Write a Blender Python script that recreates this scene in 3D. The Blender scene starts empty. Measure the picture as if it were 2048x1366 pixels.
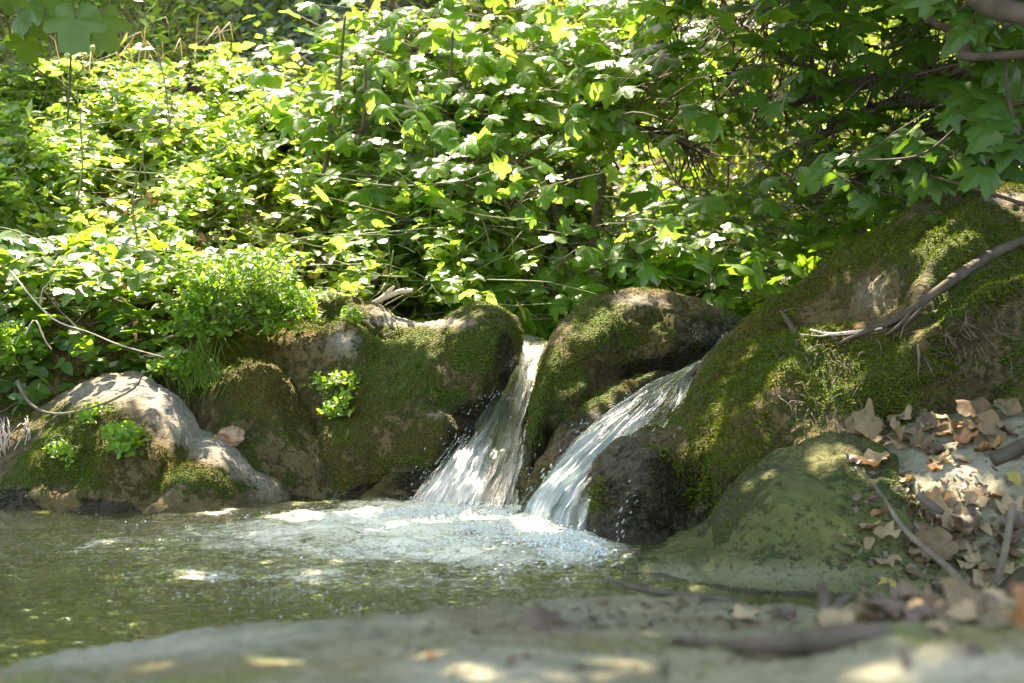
import bpy, math, random
import numpy as np
from mathutils import Vector
from mathutils.bvhtree import BVHTree
random.seed(7); rng = np.random.default_rng(11)
scn = bpy.context.scene; COL = scn.collection
R = math.radians
# ------------------------------------------------------------------ camera measures
CAMZ = .55; FPX = 2844.; TILT = math.atan(43/FPX)
def P(px, py, Y):
    """world point seen at photo pixel (px,py) at forward distance Y (all arrays)"""
    px = np.asarray(px, float); py = np.asarray(py, float); Y = np.asarray(Y, float)
    u = (px-1024)/FPX; v = (683-py)/FPX
    dy = math.cos(TILT)+v*math.sin(TILT); dz = -math.sin(TILT)+v*math.cos(TILT)
    s = Y/dy
    return np.stack([u*s, Y+0*s, CAMZ+dz*s], -1)
def proj(V):
    d = V-np.array([0, 0, CAMZ])
    f = d[..., 1]*math.cos(TILT)-d[..., 2]*math.sin(TILT)
    w = d[..., 1]*math.sin(TILT)+d[..., 2]*math.cos(TILT)
    f = np.maximum(f, 1e-3)
    return 1024+FPX*d[..., 0]/f, 683-FPX*w/f
# ------------------------------------------------------------------ noise
def vnoise(p, seed=0):
    p = np.asarray(p, float); i = np.floor(p).astype(np.int64); f = p-i; f = f*f*f*(f*(f*6-15)+10)
    def h(a, b, c):
        n = (a*374761393+b*668265263+c*2147483647+seed*974711) & 0xffffffff
        n = ((n ^ (n >> 13))*1274126177) & 0xffffffff
        n = ((n ^ (n >> 16))*2246822519) & 0xffffffff
        return ((n ^ (n >> 15)) & 0xffffff)/float(0xffffff)
    x, y, z = i[..., 0], i[..., 1], i[..., 2]; fx, fy, fz = f[..., 0], f[..., 1], f[..., 2]
    l = lambda a, b, t: a+(b-a)*t
    return l(l(l(h(x, y, z), h(x+1, y, z), fx), l(h(x, y+1, z), h(x+1, y+1, z), fx), fy),
             l(l(h(x, y, z+1), h(x+1, y, z+1), fx), l(h(x, y+1, z+1), h(x+1, y+1, z+1), fx), fy), fz)*2-1
def fbm(p, sc, oct=4, seed=0, gain=.5):
    p = np.asarray(p, float)*sc; a = 1; s = 0; r = 0
    for k in range(oct):
        r = r+a*vnoise(p+k*17.3, seed+k); s += a; a *= gain; p = p*2.03
    return r/s
def sstep(a, b, x):
    t = np.clip((x-a)/(b-a), 0, 1); return t*t*(3-2*t)
# ------------------------------------------------------------------ mesh helpers
def mkmesh(name, V, F, attrs=None, smooth=True):
    V = np.asarray(V, np.float32); F = np.asarray(F, np.int32)
    me = bpy.data.meshes.new(name); k = F.shape[1]
    me.vertices.add(len(V)); me.vertices.foreach_set('co', V.ravel())
    me.loops.add(F.size); me.loops.foreach_set('vertex_index', F.ravel())
    me.polygons.add(len(F)); me.polygons.foreach_set('loop_start', np.arange(0, F.size, k, dtype=np.int32))
    try: me.polygons.foreach_set('loop_total', np.full(len(F), k, np.int32))
    except Exception: pass
    me.update(calc_edges=True); me.validate()
    me.polygons.foreach_set('use_smooth', np.full(len(me.polygons), smooth))
    for n, a in (attrs or {}).items():
        a = np.asarray(a, np.float32)
        if a.ndim == 1:
            at = me.attributes.new(n, 'FLOAT', 'POINT'); at.data.foreach_set('value', a)
        else:
            at = me.attributes.new(n, 'FLOAT_VECTOR', 'POINT'); at.data.foreach_set('vector', a.ravel())
    return me
def obj(name, V, F, mat, parent=None, attrs=None, smooth=True, loc=None):
    V = np.asarray(V, float)
    if loc is not None: V = V-np.asarray(loc)
    o = bpy.data.objects.new(name, mkmesh(name, V, F, attrs, smooth)); COL.objects.link(o)
    o.data.materials.append(mat)
    if loc is not None: o.location = Vector([float(c) for c in loc])
    if parent: o.parent = parent
    return o
def tag(o, label=None, cat=None, group=None, kind=None):
    if label: o['label'] = label
    if cat: o['category'] = cat
    if group: o['group'] = group
    if kind: o['kind'] = kind
    return o
def thing(name, label, cat, loc=(0, 0, 0), group=None):
    o = bpy.data.objects.new(name, None); COL.objects.link(o); o.location = Vector([float(c) for c in loc])
    o.empty_display_size = .1
    return tag(o, label, cat, group)
class MB:
    def __init__(s): s.V = []; s.F = []; s.A = []; s.n = 0
    def add(s, V, F, a=None):
        V = np.asarray(V, float); F = np.asarray(F, int)
        s.V.append(V); s.F.append(F+s.n); s.n += len(V)
        s.A.append(np.full(len(V), rng.random()) if a is None else np.broadcast_to(a, (len(V),)))
    def build(s, name, mat, parent=None, smooth=True, loc=None):
        V = np.concatenate(s.V); F = np.concatenate(s.F)
        if parent is not None: V = V-np.array(parent.location)
        return obj(name, V, F, mat, parent, {'rnd': np.concatenate(s.A)}, smooth, loc)
def grid_faces(nu, nv):
    a = np.arange(nu*nv).reshape(nu, nv)
    return np.stack([a[:-1, :-1], a[1:, :-1], a[1:, 1:], a[:-1, 1:]], -1).reshape(-1, 4)
def crom(C, n):
    """Catmull-Rom along axis 0 to n samples"""
    C = np.asarray(C, float); m = len(C)
    t = np.linspace(0, m-1, n); i = np.minimum(t.astype(int), m-2); f = (t-i)
    f = f.reshape((-1,)+(1,)*(C.ndim-1))
    g = lambda k: C[np.clip(k, 0, m-1)]
    p0, p1, p2, p3 = g(i-1), g(i), g(i+1), g(i+2)
    return .5*((2*p1)+(-p0+p2)*f+(2*p0-5*p1+4*p2-p3)*f*f+(-p0+3*p1-3*p2+p3)*f**3)
def tube(mb, pts, rad, sides=6, n=None, a=None, rough=0.):
    pts = np.asarray(pts, float)
    rad = np.broadcast_to(np.asarray(rad, float), (len(pts),)) if np.ndim(rad) == 0 else np.asarray(rad, float)
    if n: pts = crom(pts, n); rad = np.interp(np.linspace(0, 1, n), np.linspace(0, 1, len(rad)), rad)
    T = np.gradient(pts, axis=0); T /= np.linalg.norm(T, axis=1, keepdims=True)+1e-9
    ref = np.array([0, 0, 1.]) if abs(T[:, 2]).mean() < .8 else np.array([1., 0, 0])
    A = np.cross(T, ref); A /= np.linalg.norm(A, axis=1, keepdims=True)+1e-9; B = np.cross(T, A)
    th = np.linspace(0, 2*np.pi, sides, endpoint=False)
    rr = rad[:, None]*np.ones(sides)
    if rough: rr = rr*(1+rough*fbm(np.stack([pts[:, None, 0]+np.cos(th), pts[:, None, 1]+np.sin(th), pts[:, None, 2]+0*th], -1), 9, 3, 5))
    V = pts[:, None]+rr[..., None]*(np.cos(th)[None, :, None]*A[:, None]+np.sin(th)[None, :, None]*B[:, None])
    m = len(pts); idx = np.arange(m*sides).reshape(m, sides); nx = np.roll(idx, -1, 1)
    F = np.stack([idx[:-1], nx[:-1], nx[1:], idx[1:]], -1).reshape(-1, 4)
    V = V.reshape(-1, 3)
    e0, e1 = len(V), len(V)+1
    V = np.concatenate([V, pts[:1], pts[-1:]])
    c0 = np.stack([nx[0], idx[0], np.full(sides, e0), np.full(sides, e0)], -1)
    F2 = [[nx[0][k], idx[0][k], e0] for k in range(sides)]+[[idx[-1][k], nx[-1][k], e1] for k in range(sides)]
    tri = np.concatenate([F[:, [0, 1, 2]], F[:, [0, 2, 3]], np.array(F2)])
    mb.add(V, tri, a)
# ------------------------------------------------------------------ materials
def newmat(name):
    m = bpy.data.materials.new(name); m.use_nodes = True; nt = m.node_tree; nt.nodes.clear()
    out = nt.nodes.new('ShaderNodeOutputMaterial'); return m, nt, out
class N:
    def __init__(s, nt): s.nt = nt
    def n(s, t, ins=None, **kw):
        x = s.nt.nodes.new(t)
        for k, v in kw.items(): setattr(x, k, v)
        for k, v in (ins or {}).items():
            if isinstance(v, bpy.types.NodeSocket): s.nt.links.new(v, x.inputs[k])
            else: x.inputs[k].default_value = v
        return x
    def attr(s, name): return s.n('ShaderNodeAttribute', attribute_name=name)
    def pos(s): return s.n('ShaderNodeNewGeometry').outputs['Position']
    def noise(s, scale, detail=4, rough=.55, vec=None, dist=0.):
        return s.n('ShaderNodeTexNoise', {'Vector': vec if vec is not None else s.pos(), 'Scale': scale, 'Detail': detail, 'Roughness': rough, 'Distortion': dist}).outputs['Fac']
    def mix(s, f, a, b):
        x = s.n('ShaderNodeMix', data_type='RGBA')
        for i, v in ((0, f), (6, a), (7, b)):
            if isinstance(v, bpy.types.NodeSocket): s.nt.links.new(v, x.inputs[i])
            else: x.inputs[i].default_value = v if i == 0 else (tuple(v)+(1,) if len(v) == 3 else v)
        return x.outputs[2]
    def math(s, op, a, b=0., c=0.):
        x = s.n('ShaderNodeMath', operation=op)
        for i, v in enumerate((a, b, c)):
            if isinstance(v, bpy.types.NodeSocket): s.nt.links.new(v, x.inputs[i])
            else: x.inputs[i].default_value = v
        return x.outputs[0]
    def rng(s, v, a, b, c=0., d=1.):
        return s.n('ShaderNodeMapRange', {'Value': v, 'From Min': a, 'From Max': b, 'To Min': c, 'To Max': d}).outputs[0]
def m_leaf(name, c1, c2, t1, t2, rough=.4, tf=.45, spec=.5):
    m, nt, out = newmat(name); n = N(nt); r = n.attr('rnd').outputs['Fac']
    r2 = n.math('FRACT', n.math('MULTIPLY', r, 7.3))
    col = n.mix(r, c1, c2); tc = n.mix(r2, t1, t2)
    sp = n.noise(60, 3); col = n.mix(n.rng(sp, .45, .75, 0, .35), col, tuple(x*.6 for x in c1))
    bmp = n.n('ShaderNodeBump', {'Height': n.noise(45, 2), 'Strength': .25, 'Distance': .01}).outputs[0]
    b = n.n('ShaderNodeBsdfPrincipled', {'Base Color': col, 'Roughness': rough, 'Specular IOR Level': spec, 'Normal': bmp}).outputs[0]
    t = n.n('ShaderNodeBsdfTranslucent', {'Color': tc}).outputs[0]
    mx = n.n('ShaderNodeMixShader', {0: tf, 1: b, 2: t})
    nt.links.new(mx.outputs[0], out.inputs[0]); return m
def m_plain(name, c1, c2, scale=30, rough=.8, bump=.4, dist=.004, spec=.3):
    m, nt, out = newmat(name); n = N(nt); f = n.noise(scale, 5)
    col = n.mix(n.rng(f, .3, .7), c1, c2)
    bmp = n.n('ShaderNodeBump', {'Height': n.noise(scale*2.5, 4), 'Strength': bump, 'Distance': dist}).outputs[0]
    b = n.n('ShaderNodeBsdfPrincipled', {'Base Color': col, 'Roughness': rough, 'Specular IOR Level': spec, 'Normal': bmp})
    nt.links.new(b.outputs[0], out.inputs[0]); return m
def m_rock(name, grey=(.16, .122, .056), dark=(.058, .042, .014), pale=(.34, .31, .26), moss1=(.035, .066, .004), moss2=(.12, .16, .012), brown=(.13, .075, .018), bs_=1.):
    m, nt, out = newmat(name); n = N(nt)
    moss = n.attr('moss').outputs['Fac']; wet = n.attr('wet').outputs['Fac']; pl = n.attr('pale').outputs['Fac']
    a = n.noise(7, 6, .6); b = n.noise(38, 6, .65); c = n.noise(160, 4, .6); d = n.noise(3.1, 4, .6, dist=.6)
    base = n.mix(n.rng(a, .32, .68), dark, grey)
    base = n.mix(n.math('MULTIPLY', n.rng(d, .4, .65), .5), base, brown)
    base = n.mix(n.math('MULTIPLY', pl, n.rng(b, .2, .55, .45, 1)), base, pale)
    base = n.mix(n.rng(b, .5, .75, 0, .65), base, tuple(x*.55 for x in dark))
    base = n.mix(n.rng(c, .55, .8, 0, .5), base, tuple(min(1, x*1.25) for x in grey))
    mf = n.math('ADD', moss, n.math('MULTIPLY', n.math('SUBTRACT', b, .5), 1.6)); mf = n.math('ADD', mf, n.math('MULTIPLY', n.math('SUBTRACT', a, .5), 1.0))
    mf = n.rng(mf, .42, .62)
    mc = n.mix(n.rng(c, .35, .7), moss1, moss2); mc = n.mix(n.rng(d, .45, .62, 0, .75), mc, brown)
    col = n.mix(mf, base, mc)
    vor = n.n('ShaderNodeTexVoronoi', {'Vector': n.pos(), 'Scale': 140.}).outputs['Distance']
    wet_shade = n.rng(n.math('ADD', wet, n.math('MULTIPLY', n.math('SUBTRACT', a, .5), .8)), .4, .6)
    col = n.mix(n.math('MULTIPLY', wet_shade, .84), col, (.016, .011, .004))  # damp rock, and painted shade in the huge boulder's hollow and crevice
    ht = n.math('ADD', n.math('MULTIPLY', b, .7), n.math('MULTIPLY', c, .35))
    ht = n.math('ADD', ht, n.math('MULTIPLY', n.math('MULTIPLY', mf, vor), 1.3))
    ht = n.math('ADD', ht, n.math('MULTIPLY', a, 1.4))
    pit = n.n('ShaderNodeTexVoronoi', {'Vector': n.pos(), 'Scale': 55., 'Randomness': 1.}).outputs['Distance']; pit = n.rng(n.math('ADD', pit, n.math('MULTIPLY', c, .5)), .25, .5)
    col = n.mix(n.rng(pit, 0, 1, .35, 0), col, tuple(x*.45 for x in dark)); ht = n.math('ADD', ht, n.math('MULTIPLY', pit, .35))
    bmp = n.n('ShaderNodeBump', {'Height': ht, 'Strength': bs_, 'Distance': .025}).outputs[0]
    ro = n.rng(wet_shade, 0, 1, .88, .3)
    bs = n.n('ShaderNodeBsdfPrincipled', {'Base Color': col, 'Roughness': ro, 'Specular IOR Level': n.rng(wet_shade, 0, 1, .25, .38), 'Normal': bmp})
    nt.links.new(bs.outputs[0], out.inputs[0]); return m
M = {}
M['rock'] = m_rock('mossy_rock')
M['rock_green'] = m_rock('algae_rock', grey=(.13, .14, .04), dark=(.065, .08, .018), pale=(.30, .29, .20), moss1=(.05, .075, .013), moss2=(.095, .12, .03), brown=(.11, .085, .04), bs_=1.)
M['rock_smooth'] = m_rock('pale_algae_rock', grey=(.21, .20, .125), dark=(.065, .068, .03), pale=(.33, .305, .23), moss1=(.08, .095, .026), moss2=(.13, .145, .045), brown=(.16, .11, .055), bs_=.5)
M['moss'] = m_leaf('moss_tufts', (.04, .085, .004), (.14, .15, .016), (.07, .13, .006), (.16, .18, .02), .8, .25, .1)
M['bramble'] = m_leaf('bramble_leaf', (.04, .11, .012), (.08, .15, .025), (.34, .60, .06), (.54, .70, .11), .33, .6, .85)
M['bramble_shade'] = m_leaf('shaded_bramble_leaf', (.04, .10, .02), (.07, .14, .035), (.24, .46, .03), (.34, .52, .04), .42, .46, .4)  # darker copy of the bramble leaf, shade put into the colour
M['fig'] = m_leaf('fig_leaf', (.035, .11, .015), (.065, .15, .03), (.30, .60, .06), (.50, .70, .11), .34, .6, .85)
M['fig_dark'] = m_leaf('shaded_fig_leaf', (.025, .085, .01), (.045, .12, .02), (.16, .36, .02), (.26, .46, .03), .45, .46, .35)  # fig leaf toned down, its shade is in the colour
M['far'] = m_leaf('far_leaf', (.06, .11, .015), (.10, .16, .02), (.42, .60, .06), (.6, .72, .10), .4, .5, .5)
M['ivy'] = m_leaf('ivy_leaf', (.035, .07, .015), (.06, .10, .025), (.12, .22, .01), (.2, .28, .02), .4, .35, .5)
M['fern'] = m_leaf('fern_leaflet', (.07, .17, .015), (.13, .23, .03), (.32, .58, .03), (.46, .66, .06), .5, .5, .3)
M['canopy'] = m_leaf('canopy_leaf', (.03, .085, .01), (.05, .12, .015), (.10, .24, .01), (.16, .32, .02), .45, .4, .4)
M['dry'] = m_leaf('dry_leaf', (.10, .062, .03), (.33, .235, .13), (.25, .13, .06), (.3, .18, .09), .7, .2, .25)
M['dry_orange'] = m_leaf('orange_dry_leaf', (.26, .12, .05), (.36, .18, .08), (.3, .13, .03), (.3, .13, .03), .6, .25, .3)
M['dry_yellow'] = m_leaf('yellow_leaf', (.32, .24, .05), (.36, .27, .07), (.36, .26, .04), (.36, .26, .04), .6, .3, .3)
M['dry_dark'] = m_leaf('dark_dry_leaf', (.07, .045, .03), (.12, .075, .045), (.06, .03, .01), (.08, .04, .02), .5, .1, .4)
M['straw'] = m_leaf('dry_grass', (.16, .13, .06), (.26, .21, .12), (.2, .16, .06), (.25, .2, .1), .7, .3, .2)
M['grass'] = m_leaf('green_grass', (.07, .15, .02), (.10, .19, .03), (.25, .42, .03), (.3, .46, .04), .5, .45, .3)
M['bark'] = m_plain('bark', (.035, .026, .016), (.085, .062, .042), 25)
M['bark_dark'] = m_plain('dark_bark', (.05, .038, .026), (.11, .085, .06), 25)
M['twig'] = m_plain('twig_bark', (.07, .055, .035), (.16, .125, .085), 18, .75)
M['wood_pale'] = m_plain('bleached_wood', (.34, .26, .19), (.52, .43, .35), 22, .8)
M['stem'] = m_plain('green_stem', (.10, .13, .04), (.17, .19, .07), 20, .6)
def m_ground():
    m, nt, out = newmat('soil'); n = N(nt); f = n.noise(6, 6, .6); g = n.noise(14, 4, .6); z = n.n('ShaderNodeSeparateXYZ', {0: n.pos()}).outputs[2]
    a = n.mix(n.rng(f, .3, .7), (.035, .026, .016), (.12, .085, .05)); b = n.mix(n.rng(g, .4, .62), (.07, .075, .025), (.30, .25, .13))
    col = n.mix(n.rng(z, -.12, -.04, 1, 0), a, b); bmp = n.n('ShaderNodeBump', {'Height': n.noise(15, 5), 'Strength': .9, 'Distance': .03}).outputs[0]
    bs = n.n('ShaderNodeBsdfPrincipled', {'Base Color': col, 'Roughness': .9, 'Specular IOR Level': .2, 'Normal': bmp}); nt.links.new(bs.outputs[0], out.inputs[0]); return m
M['soil'] = m_ground()
M['red'] = m_plain('pinkish_stone', (.20, .11, .06), (.42, .28, .19), 22, .8, .7, .008)
# ------------------------------------------------------------------ lighting directions
SUN_EL, SUN_AZ = R(60), R(-14)     # azimuth from +Y towards +X
SUN = np.array([math.sin(SUN_AZ)*math.cos(SUN_EL), math.cos(SUN_AZ)*math.cos(SUN_EL), math.sin(SUN_EL)])
# ------------------------------------------------------------------ ground
def terrain_h(x, y):
    left = .30+.62*(y-4.9)-.22*np.clip(x+.2, 0, 9)
    back = np.where(y > 4.6, np.maximum(left, .22), 0)
    right = .25+.10*np.clip(y-5, 0, 3)+.8*np.clip(y-9.5, 0, 60)
    wl = sstep(.15, -.8, x)
    behind = wl*np.maximum(left, .3)+(1-wl)*np.maximum(right, .3)
    pool = np.full_like(x, -.32)
    h = pool+(behind-pool)*sstep(4.35, 4.9, y)
    h = np.where(y > 4.9, behind, h)
    # left shore, right bank, near bank
    lf = sstep(-2.0, -2.9, x)*sstep(2.5, 4.2, y); h = np.maximum(h, -.32+lf*(.9+.45*np.clip(y-4, -1, 30)))
    rt = sstep(.75, 1.1, x+.25*(3.0-y)); h = np.maximum(h, -.32+rt*.36+.12*np.clip(x-1.2, 0, 50)*rt)
    nr = sstep(1.75, 1.45, y); h = np.maximum(h, -.32+nr*.42)
    far = np.hypot(x, y-3)
    h = h+.35*np.clip(far-16, 0, 40)*.4
    return np.minimum(h, 14)+.5*sstep(6, 14, far)*fbm(np.stack([x, y, 0*x], -1), .4, 3, 3)
gx = np.concatenate([-np.geomspace(40, 3.2, 26), np.linspace(-3, 3, 150), np.geomspace(3.2, 40, 26)])
gy = np.concatenate([-np.geomspace(30, 1, 16), np.linspace(-.8, 10, 220), np.geomspace(10.3, 45, 26)])
X, Y = np.meshgrid(gx, gy, indexing='ij'); Z = terrain_h(X, Y)
Vg = np.stack([X, Y, Z], -1); Vg[..., 2] += .03*fbm(Vg, 3, 4, 2)
tag(obj('ground', Vg.reshape(-1, 3), grid_faces(*X.shape), M['soil']), kind='structure')
# ------------------------------------------------------------------ rocks
ROCKS = []
def normals_grid(G):
    du = np.gradient(G, axis=0); dv = np.gradient(G, axis=1)
    n = np.cross(du, dv); n /= np.linalg.norm(n, axis=-1, keepdims=True)+1e-12
    return n
def gauss(px, py, f):
    x, y, rx, ry, ang, amp = f
    c, s = math.cos(R(ang)), math.sin(R(ang))
    dx, dy = px-x, py-y
    u = (dx*c+dy*s)/rx; v = (-dx*s+dy*c)/ry
    return amp*np.exp(-(u*u+v*v))
def finish_rock(name, G, mat, label, feats=(), amp=1., moss=(), wet=(), pale=(), mbase=0., tufts=4000, flip=False, cat='boulder', seed=0, tl=.0065, sky=.35, minz=.0, wl=.055):
    n = normals_grid(G)
    c = G.reshape(-1, 3).mean(0)
    s = np.sign(((np.array([0, -1, .6]))*n).sum(-1).mean()); n = n*s
    px, py = proj(G)
    front = sstep(-.3, .2, -n[..., 1]+.5*n[..., 2])
    d = sum((gauss(px, py, f) for f in feats), np.zeros(px.shape))*front
    G = G+n*d[..., None]
    n = normals_grid(G)*s
    Gw = G+.05*np.stack([fbm(G, 3, 2, 31+seed), fbm(G, 3, 2, 41+seed), fbm(G, 3, 2, 51+seed)], -1)
    nz = .003*fbm(G, 70, 2, seed+3)+.036*fbm(Gw, 3.5, 3, seed)+.020*(1-np.abs(fbm(Gw, 9, 3, seed+9))*2)*.6+.011*fbm(G, 24, 4, seed+5, .6)
    G = G+n*(nz*amp)[..., None]
    n2 = normals_grid(G)*s; px, py = proj(G)
    mo = mbase+sky*(n2[..., 2]-.2)+.5*fbm(G, 5, 3, seed+70)
    for f in moss: mo = mo+gauss(px, py, f)
    we = (sstep(wl, wl*.3-.01, G[..., 2]+1.4*min(wl, .06)*fbm(G, 7, 3, 77)) if wl > 0 else np.zeros(px.shape))
    for f in wet: we = we+gauss(px, py, f)
    pa = np.zeros(px.shape)
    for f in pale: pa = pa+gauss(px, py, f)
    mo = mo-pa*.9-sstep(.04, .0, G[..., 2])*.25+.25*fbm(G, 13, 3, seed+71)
    mo = np.clip(mo, 0, 1); we = np.clip(we, 0, 1); pa = np.clip(pa, 0, 1)
    bumpy = mo*.0035*fbm(G, 90, 2, 4)
    G = G+n2*bumpy[..., None]
    V = G.reshape(-1, 3); F = grid_faces(*G.shape[:2])
    if s < 0: F = F[:, ::-1]
    loc = (float(V[:, 0].mean()), float(V[:, 1].mean()), 0.)
    o = obj(name, V, F, mat, None, {'moss': mo.ravel(), 'wet': we.ravel(), 'pale': pa.ravel()}, True, loc)
    tag(o, label, cat)
    ROCKS.append((V, F))
    # moss tufts
    if tufts:
        w = (sstep(.35, .75, mo+.4*fbm(G, 14, 2, 8))*(G[..., 2] > .02)*(we < .7)*(front > .1)).ravel()
        if minz: w = w*(V[:, 2] > minz)
        # weight by quad area
        ar = np.linalg.norm(np.cross(np.gradient(G, axis=0), np.gradient(G, axis=1)), axis=-1).ravel()
        w = w*ar
        if w.sum() > 0:
            idx = rng.choice(len(V), size=tufts, p=w/w.sum())
            base = V[idx]+rng.normal(0, .003, (tufts, 3)); nn = n2.reshape(-1, 3)[idx]
            K = 3; vs = []; at = []
            base = np.repeat(base, K, 0); nn = np.repeat(nn, K, 0); m_ = len(base)
            dr = nn+rng.normal(0, .55, (m_, 3))+np.array([0, -.1, -.25]); dr /= np.linalg.norm(dr, axis=1, keepdims=True)
            sd = np.cross(dr, rng.normal(0, 1, (m_, 3))); sd /= np.linalg.norm(sd, axis=1, keepdims=True)+1e-9
            L = (tl*(.4+rng.random(m_)))[:, None]
            base = base-nn*.002
            tri = np.stack([base-sd*L*.22, base+sd*L*.22, base+dr*L], 1).reshape(-1, 3)
            rr = np.repeat(np.clip(.5+.5*fbm(base, 6, 2, 3)+rng.normal(0, .2, m_), 0, 1), 3)
            mo_ = obj('moss', tri-np.array(loc), np.arange(m_*3).reshape(-1, 3), M['moss'], o, {'rnd': rr}, False)
    return o
def col_rock(name, cols, mat, label, ns=220, nt=150, backd=.35, zbase=-.15, zback=.1, **kw):
    """cols: (px, crest_py, crestY, baseY[, p, q])"""
    C = np.array([list(c)+[1.15, 1.15][len(c)-4:] if len(c) < 6 else list(c) for c in cols], float)
    # resample evenly by px arc
    d = np.r_[0, np.cumsum(np.hypot(np.diff(C[:, 0]), np.diff(C[:, 1])*.6)+8)]
    t = np.linspace(0, d[-1], ns); Cs = np.stack([np.interp(t, d, C[:, k]) for k in range(6)], 1)
    kk = np.hanning(11); kk /= kk.sum()
    for k in range(6):
        Cs[:, k] = np.convolve(np.pad(Cs[:, k], 5, mode='edge'), kk, 'valid')
    a = np.linspace(0, np.pi, nt)
    a = np.where(a < np.pi/2, a, a)
    px = Cs[:, 0][:, None]; cpy = Cs[:, 1][:, None]; cY = Cs[:, 2][:, None]; bY = Cs[:, 3][:, None]; p = Cs[:, 4][:, None]; q = Cs[:, 5][:, None]
    zc = P(px, cpy, cY)[..., 2]
    ca = np.abs(np.cos(a))[None]; sa = np.sin(a)[None]
    fr = (a < np.pi/2)[None]
    Yv = np.where(fr, cY-(cY-bY)*ca**p, cY+backd*ca)
    zb = np.minimum(zbase, zc-.02)
    zbk = np.minimum(zback, zc-.02)
    Zv = np.where(fr, zb+(zc-zb)*sa**q, zbk+(zc-zbk)*sa)
    Xv = P(px, 640, Yv)[..., 0]
    G = np.stack([Xv, Yv, Zv], -1)
    return finish_rock(name, G, mat, label, **kw)
def slab(name, rows, mat, label, nu=220, nv=120, **kw):
    """rows: list of rows each list of (px,py,Y) or (px,z,Y,'z')"""
    C = []
    for r in rows:
        q = []
        for c in r:
            if len(c) == 4: pt = P(c[0], 640, c[2]); pt = np.array([pt[0], c[2], c[1]])
            else: pt = P(*c)
            q.append(pt)
        C.append(q)
    G = crom(np.array(C), nv); G = crom(np.swapaxes(G, 0, 1), nu)
    return finish_rock(name, G, mat, label, **kw)

# left boulder
col_rock('boulder', [(-260, 1010, 4.35, 4.3), (-200, 900, 4.55, 4.15), (-100, 870, 4.6, 4.1), (0, 850, 4.6, 4.06), (60, 835, 4.6, 4.05), (100, 808, 4.6, 4.04), (160, 770, 4.6, 4.02), (215, 749, 4.6, 4.0), (270, 748, 4.6, 4.0),
    (320, 775, 4.58, 4.0), (370, 828, 4.55, 4.02), (430, 888, 4.5, 4.05), (500, 930, 4.45, 4.1), (548, 962, 4.4, 4.18), (572, 992, 4.38, 4.25), (590, 1030, 4.35, 4.32)],
    M['rock'], 'rounded boulder with mossy flank and bare pale crown left beside the pool', ns=300, nt=190,
    feats=[(470, 915, 130, 26, 42, .012), (250, 900, 130, 22, -48, .035), (170, 930, 120, 22, -50, -.03), (340, 930, 130, 20, -50, -.035), (410, 940, 60, 45, 0, .05), (90, 930, 110, 20, -50, .03), (300, 985, 60, 20, 0, -.02), (380, 985, 60, 30, 0, .03), (530, 985, 40, 25, 0, .02), (120, 1000, 80, 20, 0, .03)],
    moss=[(120, 900, 130, 60, -30, .45), (400, 930, 90, 50, 20, .65), (370, 850, 60, 25, 20, .3), (180, 950, 50, 50, 0, .5), (500, 970, 40, 25, 0, .35)],
    pale=[(240, 775, 120, 28, -5, .8), (330, 790, 50, 34, 40, .6), (465, 908, 130, 26, 43, .75), (400, 880, 90, 40, 40, .5), (350, 840, 70, 35, 45, .6)], mbase=.28, sky=-.1, tufts=8000, seed=1, amp=.65)  # pale is bare rock, lightened along the sun streaks as painted sunlight
# mossy boulder in front of wall
col_rock('boulder', [(c_[0], c_[1], c_[2], c_[3], .95, .95) for c_ in [(320, 1040, 4.64, 4.6), (350, 900, 4.75, 4.48), (378, 815, 4.8, 4.46), (415, 768, 4.82, 4.43), (470, 742, 4.83, 4.4), (530, 738, 4.83, 4.38), (585, 760, 4.82, 4.37), (625, 805, 4.8, 4.36), (655, 870, 4.72, 4.37), (680, 1010, 4.6, 4.42)]],
    M['rock'], 'dark mossy boulder behind the pale boulder, half in shade beside a pinkish stone', ns=170, nt=150, feats=[(560, 850, 120, 18, 60, .03), (470, 870, 120, 22, -50, .03), (520, 930, 40, 50, 0, .03)], mbase=.42, sky=.1, tufts=4000,
    moss=[(520, 800, 60, 60, 0, .3)], seed=2)
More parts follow.
